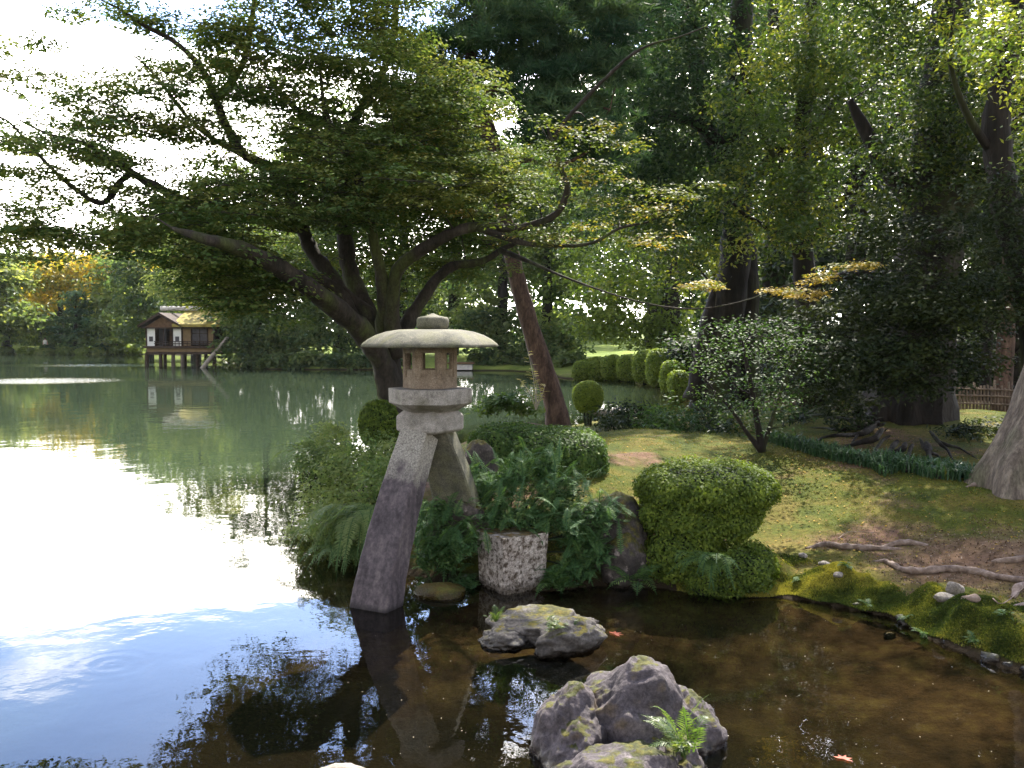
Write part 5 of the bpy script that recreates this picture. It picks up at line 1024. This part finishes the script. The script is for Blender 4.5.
# moss and short grass on the lawn; fuzz along the bank
def scatter(n, xr, yr, cond):
    x = RNG.uniform(*xr, n); y = RNG.uniform(*yr, n); s = sdf(x, y); ok = cond(x, y, s); return x[ok], y[ok], s[ok]
x, y, s = scatter(230000, (-.5, 9), (6.0, 17), lambda x, y, s: (s > .25) & (RNG.random(len(x)) < 1.25 - y / 16) & (np.abs(x / y) < .62))
pat = wav(x * 1.0, y * 1.0, 1, 7); keep = (pat + RNG.normal(0, .5, len(x)) > -.3) & (np.hypot(x - 4.6, y - 8.75) > .9 + RNG.normal(0, .35, len(x))); x, y, pat = x[keep], y[keep], pat[keep]
z = hgt(x, y); Pn = np.stack([x, y, z + .006], 1); n = len(x)
V = leaf_quads(Pn, rnd_dir(n), np.array([0, 0, 1.0]) + rnd_dir(n) * .9, RNG.uniform(.012, .028, n), .007, 0)
o = quads_object('lawn_moss', V, .38 + .10 * pat + RNG.normal(0, .18, n), M['moss']); tag(o, 'short moss and fine grass covering the shaded lawn', 'moss', kind='stuff')
x, y, s = scatter(700000, (1.6, 5.2), (5.6, 9.6), lambda x, y, s: (s > 0.0) & (s < .8 + .35 * np.sin(x * 3)) & (RNG.random(len(x)) < 1.1 - s * .8) & (wav(x * 1.7, y * 1.7, 2, 9) + .8 * wav(x * 2, y * 2, 8, 30) + RNG.normal(0, .12, len(x)) > -.22 - .5 * (s < .3)))
z = hgt(x, y); n = len(x); V = leaf_quads(np.stack([x, y, z + .012], 1), rnd_dir(n), np.array([0, 0, 1.0]) + rnd_dir(n) * .8, RNG.uniform(.015, .035, n), .009, .05)
o = quads_object('bank_moss', V, .42 + .75 * wav(x * 1.6, y * 1.6, 2, 9) + .6 * wav(x * 2.2, y * 2.2, 8, 30) + RNG.normal(0, .2, n), M['moss']); tag(o, 'plump bright moss cushions along the water edge on the right', 'moss', kind='stuff')
for i, (px, py) in enumerate([(800, 612), (845, 618), (905, 640), (925, 652), (868, 628), (975, 668), (1003, 676)]):
    q = gpt(px, py - 6); frond_plant('small_fern', 'little fern at the foot of the mossy bank', 'fern', (q.x, q.y, q.z), 8, M['fern'], L=(.07, .14), W=.035, rise=(.3, 1.1), droop=(.5, 1), pairs=9, spread=.012, group='little ferns along the mossy bank foot', tint=.6)
# grass stalk on the lawn and one in the moss
q = gpt(770 + 174, 505); Q, T = [], []
for k in range(3): blade(Q, T, (q.x + .01 * k, q.y, q.z), 1 + k * 2, .16 - .03 * k, .15, .005, .8)
o = quads_object('grass_tuft', np.concatenate(Q), np.concatenate(T), M['moss']); recentre(o, q); tag(o, 'single thin grass tuft standing on the sunlit lawn', 'grass tuft')
# twigs on the bank right
for pts, lb in (([(992, 632), (1003, 606), (1024, 595)], 'thin pale twig leaning in the moss at the right edge'), ([(838, 541), (850, 534), (880, 540)], 'small curved twig above the surface roots')):
    mb = MB(); P = [gpt(a, b, .02) for a, b in pts]; P[-1].z += .05; mb.tube(P, [.007, .005, .003], n=5); o = mb.build('twig', M['bark_root'], None, True, recalc=False); recentre(o, P[0]); tag(o, lb, 'twig')
for i, (px, s_) in enumerate([(805, .05), (858, .065), (868, .04), (905, .07), (951, .045), (992, .08), (1012, .05), (1035, .08)]):
    py = 720
    while py > 560 and gz(*onz(px, py, 0)[:2]) < .015: py -= 1
    q = onz(px, py - 1, 0); o = rock('stone', 'small dark wet stone lodged in the foot of the mossy bank', [((q.x, q.y + .02, .01), (s_ * 1.4, s_, s_ * .8), RNG.uniform(0, 3))], M['rock_dark'], 200 + i, cat='stone', sub=3, rough=.25, planes=12); o['group'] = 'dark stones along the mossy waterline'; recentre(o, (q.x, q.y, 0))
x, y, s = scatter(2600, (0, 7.5), (7.2, 14.5), lambda x, y, s: (s > .15) & (np.abs(x / y) < .62))
n = len(x); V = leaf_quads(np.stack([x, y, hgt(x, y) + .014], 1), np.array([0, 0, 1.0]) + rnd_dir(n) * .35, rnd_dir(n), RNG.uniform(.018, .045, n), RNG.uniform(.012, .026, n), .2)
o = quads_object('fallen_leaves', V, RNG.random(n), M['litter']); tag(o, 'small dry brown and yellow leaves lying on the mossy lawn', 'leaves', kind='stuff')
x, y, s = scatter(5000, (3.2, 6.2), (7.4, 10.0), lambda x, y, s: (s > .4) & (np.hypot(x - 4.6, y - 8.8) < 1.0 + .3 * np.sin(x * 9)))
n = len(x); V = leaf_quads(np.stack([x, y, hgt(x, y) + .008], 1), rnd_dir(n), rnd_dir(n), RNG.uniform(.008, .03, n), RNG.uniform(.006, .02, n), .3)
o = quads_object('soil_crumbs', V, RNG.random(n), M['crumb']); tag(o, 'crumbs of earth and gravel on the bare soil round the roots', 'soil', kind='stuff')
# floating specks and leaves
n = 150; ppx = RNG.uniform(300, 1010, n); ppy = RNG.uniform(585, 766, n); C = np.array([tuple(onz(a, b, .004)) for a, b in zip(ppx, ppy)]); ok = sdf(C[:, 0], C[:, 1]) < -.1; C = C[ok]; n = len(C)
V = leaf_quads(C, np.array([0, 0, 1.0]) + rnd_dir(n) * .05, rnd_dir(n), RNG.uniform(.004, .014, n) * RNG.uniform(.5, 1.2, n), RNG.uniform(.003, .009, n), 0); o = quads_object('floating_debris', V, RNG.uniform(0, 1, n), M['speck']); tag(o, 'tiny pale petals and seed specks floating on the shallow water', 'debris', kind='stuff')
def small_leaf(px, py, size, rot, lb, mat='red', z=.006):
    p = onz(px, py, z); Q = []
    for k in range(5):
        a = rot + (k - 2) * .75; d = np.array([[math.sin(a), math.cos(a), .03]]); Q.append(leaf_quads(np.array([tuple(p)]) + d * size * .45, np.array([[0, 0, 1.0]]), d, size * (1 - .12 * abs(k - 2)), size * .32, .05))
    o = quads_object('fallen_leaf', np.concatenate(Q), RNG.uniform(.2, .8, 5), M[mat]); recentre(o, p); tag(o, lb, 'leaf')
small_leaf(614, 634, .09, 1.0, 'red fallen leaf floating right of the flat rock'); small_leaf(530, 641, .06, 2.4, 'orange fallen leaf under the moss seam of the flat rock', z=.02); small_leaf(519, 646, .05, 4, 'red fallen leaf at the waterline left of the flat rock slab')
small_leaf(843, 759, .07, .6, 'red fallen leaf floating near the bottom edge right of the boulder'); small_leaf(178, 711, .03, 2, 'small dark leaf floating on the reflected sky', 'dark')

# ------------------------------------------------------------------ bamboo fences
def bamboo_fence(label, px0, px1, Y, n, h=.75, jag=.06):
    a, b = at(px0, 400, Y), at(px1, 400, Y); a.z = gz(a.x, a.y); b.z = gz(b.x, b.y); root = empty('bamboo_fence', a, label, 'fence')
    for i in range(n):
        p = a.lerp(b, i / (n - 1)); p.z = gz(p.x, p.y); mb = MB(); hh_ = h * (1 + RNG.normal() * jag); mb.tube([p - Vector((0, 0, .1)), p + Vector((0, .01, hh_))], [.026, .024], n=6); mb.build('stake', M['bamboo'], root, True, recalc=False)
    for f in (.35, .62, .85):
        for off in (-.035, .035):
            mb = MB(); mb.tube([a + Vector((-.1, off, h * f)), a.lerp(b, .5) + Vector((0, off, h * f + .01)), b + Vector((.1, off, h * f))], [.02, .02, .02], n=6); mb.build('rail', M['bamboo'], root, True, recalc=False)
bamboo_fence('bamboo stake fence behind the young evergreen, left of the shaded roots', 752, 838, 26, 24, h=.70)
bamboo_fence('bamboo stake fence between the buttressed tree and the grey trunk', 960, 1012, 19, 16, h=.60)

# ------------------------------------------------------------------ the pavilion on stilts
PY = 66.0
def Pz(py): return at(180, py, PY).z
def Px(px): return at(px, 350, PY).x
pav = empty('pavilion', (Px(185), PY + 2, 0), 'old wooden teahouse on stilts over the water with white panels and mossy roof', 'pavilion')
def pbox(name, x0, x1, z0, z1, y0, y1, mat, parent=pav, bevel=0):
    mb = MB(); mb.box(((Px(x0) + Px(x1)) / 2, (y0 + y1) / 2, (Pz(z0) + Pz(z1)) / 2), (abs(Px(x1) - Px(x0)), y1 - y0, abs(Pz(z0) - Pz(z1)))); return mb.build(name, M[mat], parent)
pbox('deck', 144.5, 221, 346, 348.2, PY - .25, PY + 4.2, 'wood_dark'); pbox('deck_beam', 146, 221, 352, 354.5, PY - .1, PY + 4.0, 'wood_dark'); pbox('skirt_panel', 147, 221, 348.3, 351.9, PY + .02, PY + 3.9, 'ochre')
for px, dy in ((146, .1), (159.5, .2), (171, .4), (182, .05), (196, .3), (213, .3), (147, 3.4), (168, 3.4), (190, 3.4), (215, 3.4)):
    mb = MB(); x = Px(px); mb.tube([Vector((x, PY + dy, -1.2)), Vector((x, PY + dy, .5)), Vector((x, PY + dy, Pz(353)))], [.15, .14, .13], n=8, wob=.15); mb.build('stilt', M['bark_grey'] if px in (171, 182) else M['wood_dark'], pav, True, recalc=False)
bw = pbox('back_wall', 146, 221, 346, 327, PY + 3.3, PY + 3.5, 'wood_dark'); pbox('side_wall', 146, 146.8, 346, 327, PY + .1, PY + 3.2, 'wood')
for x0, x1 in ((147.2, 155), (173.2, 181.2)):
    w_ = pbox('white_panel', x0, x1, 346, 328.5, PY + .05, PY + .12, 'plaster')
    c = (x0 + x1) / 2; pbox('window', c - 1.9, c + 1.9, 341.5, 336.5, PY + .02, PY + .047, 'shoji', w_)
pbox('inner_wall', 163.5, 173, 346, 328, PY + 1.2, PY + 1.3, 'wood'); pbox('inner_window', 156, 163, 346, 328, PY + .6, PY + .7, 'shoji')
for px in (146.3, 156, 164, 172.6, 182, 191.5, 207.5, 214): pbox('post', px - .5, px + .5, 346, 326.5, PY - .02 + .0, PY + .045, 'wood_dark')
pbox('ochre_wall', 182.6, 191, 346, 328.5, PY + .1, PY + .2, 'ochre'); lw = pbox('lattice_window', 192, 207, 345, 328.5, PY + .1, PY + .18, 'shoji'); pbox('ochre_wall', 208, 213.5, 346, 328.5, PY + .1, PY + .2, 'ochre')
pbox('mullion', 199.3, 199.8, 345, 328.5, PY + .07, PY + .098, 'wood_dark', lw); pbox('transom', 192, 207, 333.2, 333.8, PY + .06, PY + .098, 'wood_dark', lw)
mb = MB()
for zz in (341.5, 343.5): mb.bar((Px(155), PY - .15, Pz(zz)), (Px(221), PY - .15, Pz(zz)), .05)
for px in range(156, 221, 4): mb.bar((Px(px), PY - .15, Pz(346)), (Px(px), PY - .15, Pz(341)), .04)
mb.build('railing', M['wood_dark'], pav)
# gable roof facing the pond (left part)
def gable(name, xl, xr, xm, ze, zt, y0, y1, th, mat, gm):
    mb = MB(); L0, R0, T0 = Vector((Px(xl), 0, Pz(ze))), Vector((Px(xr), 0, Pz(ze))), Vector((Px(xm), 0, Pz(zt)))
    prof = [L0, T0, R0, R0 + Vector((0, 0, th)), T0 + Vector((0, 0, th * 1.3)), L0 + Vector((0, 0, th))]
    mb.rings([[p + Vector((0, y, 0)) for p in prof] for y in (y0, y1)]); r = mb.build(name, M[mat], pav)
    mb = MB(); q = [L0 + Vector((.3, y0 + .5, .02)), R0 + Vector((-.3, y0 + .5, .02)), T0 + Vector((0, y0 + .5, -.1))]; mb.rings([q, [p + Vector((0, .1, 0)) for p in q]]); mb.build('gable_wall', M[gm], r)
gable('gable_roof', 142, 185, 163, 327.5, 315.5, PY - .7, PY + 4.2, .16, 'wood_dark', 'wood'); pbox('eave_beam', 143, 184, 328.6, 327.2, PY - .3, PY - .05, 'wood_dark')
# mossy thatch slope to the right
mb = MB(); x0, x1 = Px(176), Px(224); y0, y1, ym = PY - .7, PY + 5.0, PY + 2.2; prof = [(y0, Pz(327)), (y0, Pz(324.3)), (ym, Pz(310)), (y1, Pz(324.3)), (y1, Pz(327)), (ym, Pz(313.5))]
mb.rings([[Vector((x, y, z)) for y, z in prof] for x in (x0, x1)]); th = mb.build('thatched_roof', M['thatch'], pav)
mb = MB(); mb.tube([Vector((Px(150), ym, Pz(309.0) + .1)), Vector((Px(224), ym, Pz(309.0) + .1))], [.17, .17], n=10, cap=True)
for k in range(15): x = Px(152) + k * .36; mb.box((x, ym, Pz(309.0) + .12), (.12, .42, .30))
mb.build('ridge', M['tile'], th); pbox('eave_beam', 184.5, 224, 328.6, 327, PY - .3, PY - .05, 'wood_dark')
pbox('upper_roof', 203, 221, 306.5, 303.4, PY + 1.6, PY + 3.2, 'tile'); pbox('upper_wall', 205, 219, 311, 306.5, PY + 1.8, PY + 3.0, 'ochre')
# leaning log
mb = MB(); mb.tube([at(198, 374, 64.5), at(212, 356, 64.5), at(228, 337, 64.5)], [.16, .14, .11], n=8, wob=.1); mb.v = [v for v in mb.v]; o = mb.build('leaning_log', M['wood_pale'], None, True, recalc=False); recentre(o, at(201, 370, 64.5)); tag(o, 'pale log leaning out of the water against the tree right of the pavilion', 'log')
# far white railing and low building glimpses
fr_ = empty('low_railing', at(262, 358, 60), 'short white railing on the far bank between the pavilion and the maple trunk', 'railing')
p0, p1 = at(334, 359.5, 64), at(356, 359.5, 64)
mb = MB(); mb.bar(p0, p1, .06); mb.build('rail', M['tile'], fr_)
for k in range(9): q = p0.lerp(p1, k / 8); mb = MB(); mb.bar(q - Vector((0, 0, .3)), q + Vector((0, 0, .08)), .05); mb.build('post', M['plaster'] if k < 6 else M['wood'], fr_)
bb = empty('boathouse', at(460, 366, 60.5), 'low pale landing wall by the water seen just right of the lantern fire box', 'wall')
mb = MB(); mb.box(tuple(at(461, 367, 60)), (1.5, .8, .35)); mb.build('wall', M['tile'], bb, bevel=.03); mb = MB(); mb.box(tuple(at(461, 363, 60)), (1.7, 1.0, .1)); mb.build('coping', M['wood'], bb)

# people on the far path
def person(px, Y, shirt, label, ph=0):
    b = at(px, 352, Y); z0 = gz(b.x, b.y); h = 1.65
    J = {'pel': (0, 0, .92), 'ch': (0, 0, 1.30), 'nk': (0, 0, 1.45), 'hd': (0, -.02, 1.58), 'top': (0, -.01, 1.68), 'sl': (-.19, 0, 1.38), 'el': (-.25, .02, 1.10), 'hl': (-.24, -.08, .86), 'sr': (.19, 0, 1.38), 'er': (.25, .02, 1.10), 'hr': (.24, -.08, .86),
         'kl': (-.10, -.05 - ph, .48), 'fl': (-.10, .0, .05), 'tl': (-.10, -.14, .03), 'kr': (.10, .02 + ph, .48), 'fr': (.10, .05, .05), 'tr': (.10, -.10, .03)}
    Rr = {'pel': .15, 'ch': .17, 'nk': .06, 'hd': .10, 'top': .08, 'sl': .07, 'el': .05, 'hl': .035, 'sr': .07, 'er': .05, 'hr': .035, 'kl': .07, 'fl': .045, 'tl': .035, 'kr': .07, 'fr': .045, 'tr': .035}
    E = [('pel', 'ch'), ('ch', 'nk'), ('nk', 'hd'), ('hd', 'top'), ('ch', 'sl'), ('sl', 'el'), ('el', 'hl'), ('ch', 'sr'), ('sr', 'er'), ('er', 'hr'), ('pel', 'kl'), ('kl', 'fl'), ('fl', 'tl'), ('pel', 'kr'), ('kr', 'fr'), ('fr', 'tr')]
    ks = list(J); me = bpy.data.meshes.new('person'); me.from_pydata([J[k] for k in ks], [(ks.index(a), ks.index(c)) for a, c in E], [])
    o = bpy.data.objects.new('person', me); COL.objects.link(o); o.location = (b.x, b.y, z0); m = o.modifiers.new('skin', 'SKIN'); me.skin_vertices.new() if not me.skin_vertices else None
    for i, k in enumerate(ks): me.skin_vertices[0].data[i].radius = (Rr[k], Rr[k]); me.skin_vertices[0].data[i].use_root = (k == 'pel')
    s_ = o.modifiers.new('sub', 'SUBSURF'); s_.levels = 1; s_.render_levels = 1
    me.materials.append(M['skin']); tag(o, label, 'person')
    def shell(nm, rows, mat):
        mb = MB(); mb.rings([[Vector((b.x + cx + rx * math.cos(a), b.y + ry * math.sin(a), z0 + z)) for a in np.linspace(0, 2 * math.pi, 15)[:-1]] for (z, cx, rx, ry) in rows]); q = mb.build(nm, mat, o, True, recalc=True); q.location = (-b.x, -b.y, -z0)
    shell('shirt', [(.88, 0, .19, .16), (1.1, 0, .19, .16), (1.34, 0, .25, .17), (1.43, 0, .15, .12)], shirt)
    shell('trousers', [(.10, -.10, .085, .09), (.5, -.10, .10, .11), (.90, -.07, .13, .15)], M['trousers']); shell('trousers', [(.10, .10, .085, .09), (.5, .10, .10, .11), (.90, .07, .13, .15)], M['trousers'])
    shell('hair', [(1.58, 0, .115, .12), (1.66, 0, .12, .125), (1.72, 0, .08, .09)], M['wood_dark'])
person(45.5, 105, M['shirt'], 'person in a white top on the path at the far left bank', .05)
person(105, 106, M['pinkshirt'], 'person in a dull pink top standing left of the small spreading pine', .0)
person(117, 106, M['shirt'], 'person in a pale top standing right of the one in pink', .03)

# ------------------------------------------------------------------ thin autumn air over the pond
hz = MB(); hz.box((-15, 60, 33), (330, 190, 74)); hv, hn, hk, ho = newmat('haze_air')
pv = hn.new('ShaderNodeVolumePrincipled'); pv.inputs['Color'].default_value = (.86, .93, 1, 1); pv.inputs['Density'].default_value = .00008; pv.inputs['Anisotropy'].default_value = .2
hk(pv.outputs[0], ho.inputs['Volume']); o = hz.build('haze', hv); tag(o, 'thin pale haze in the air over the pond', 'haze', kind='stuff')
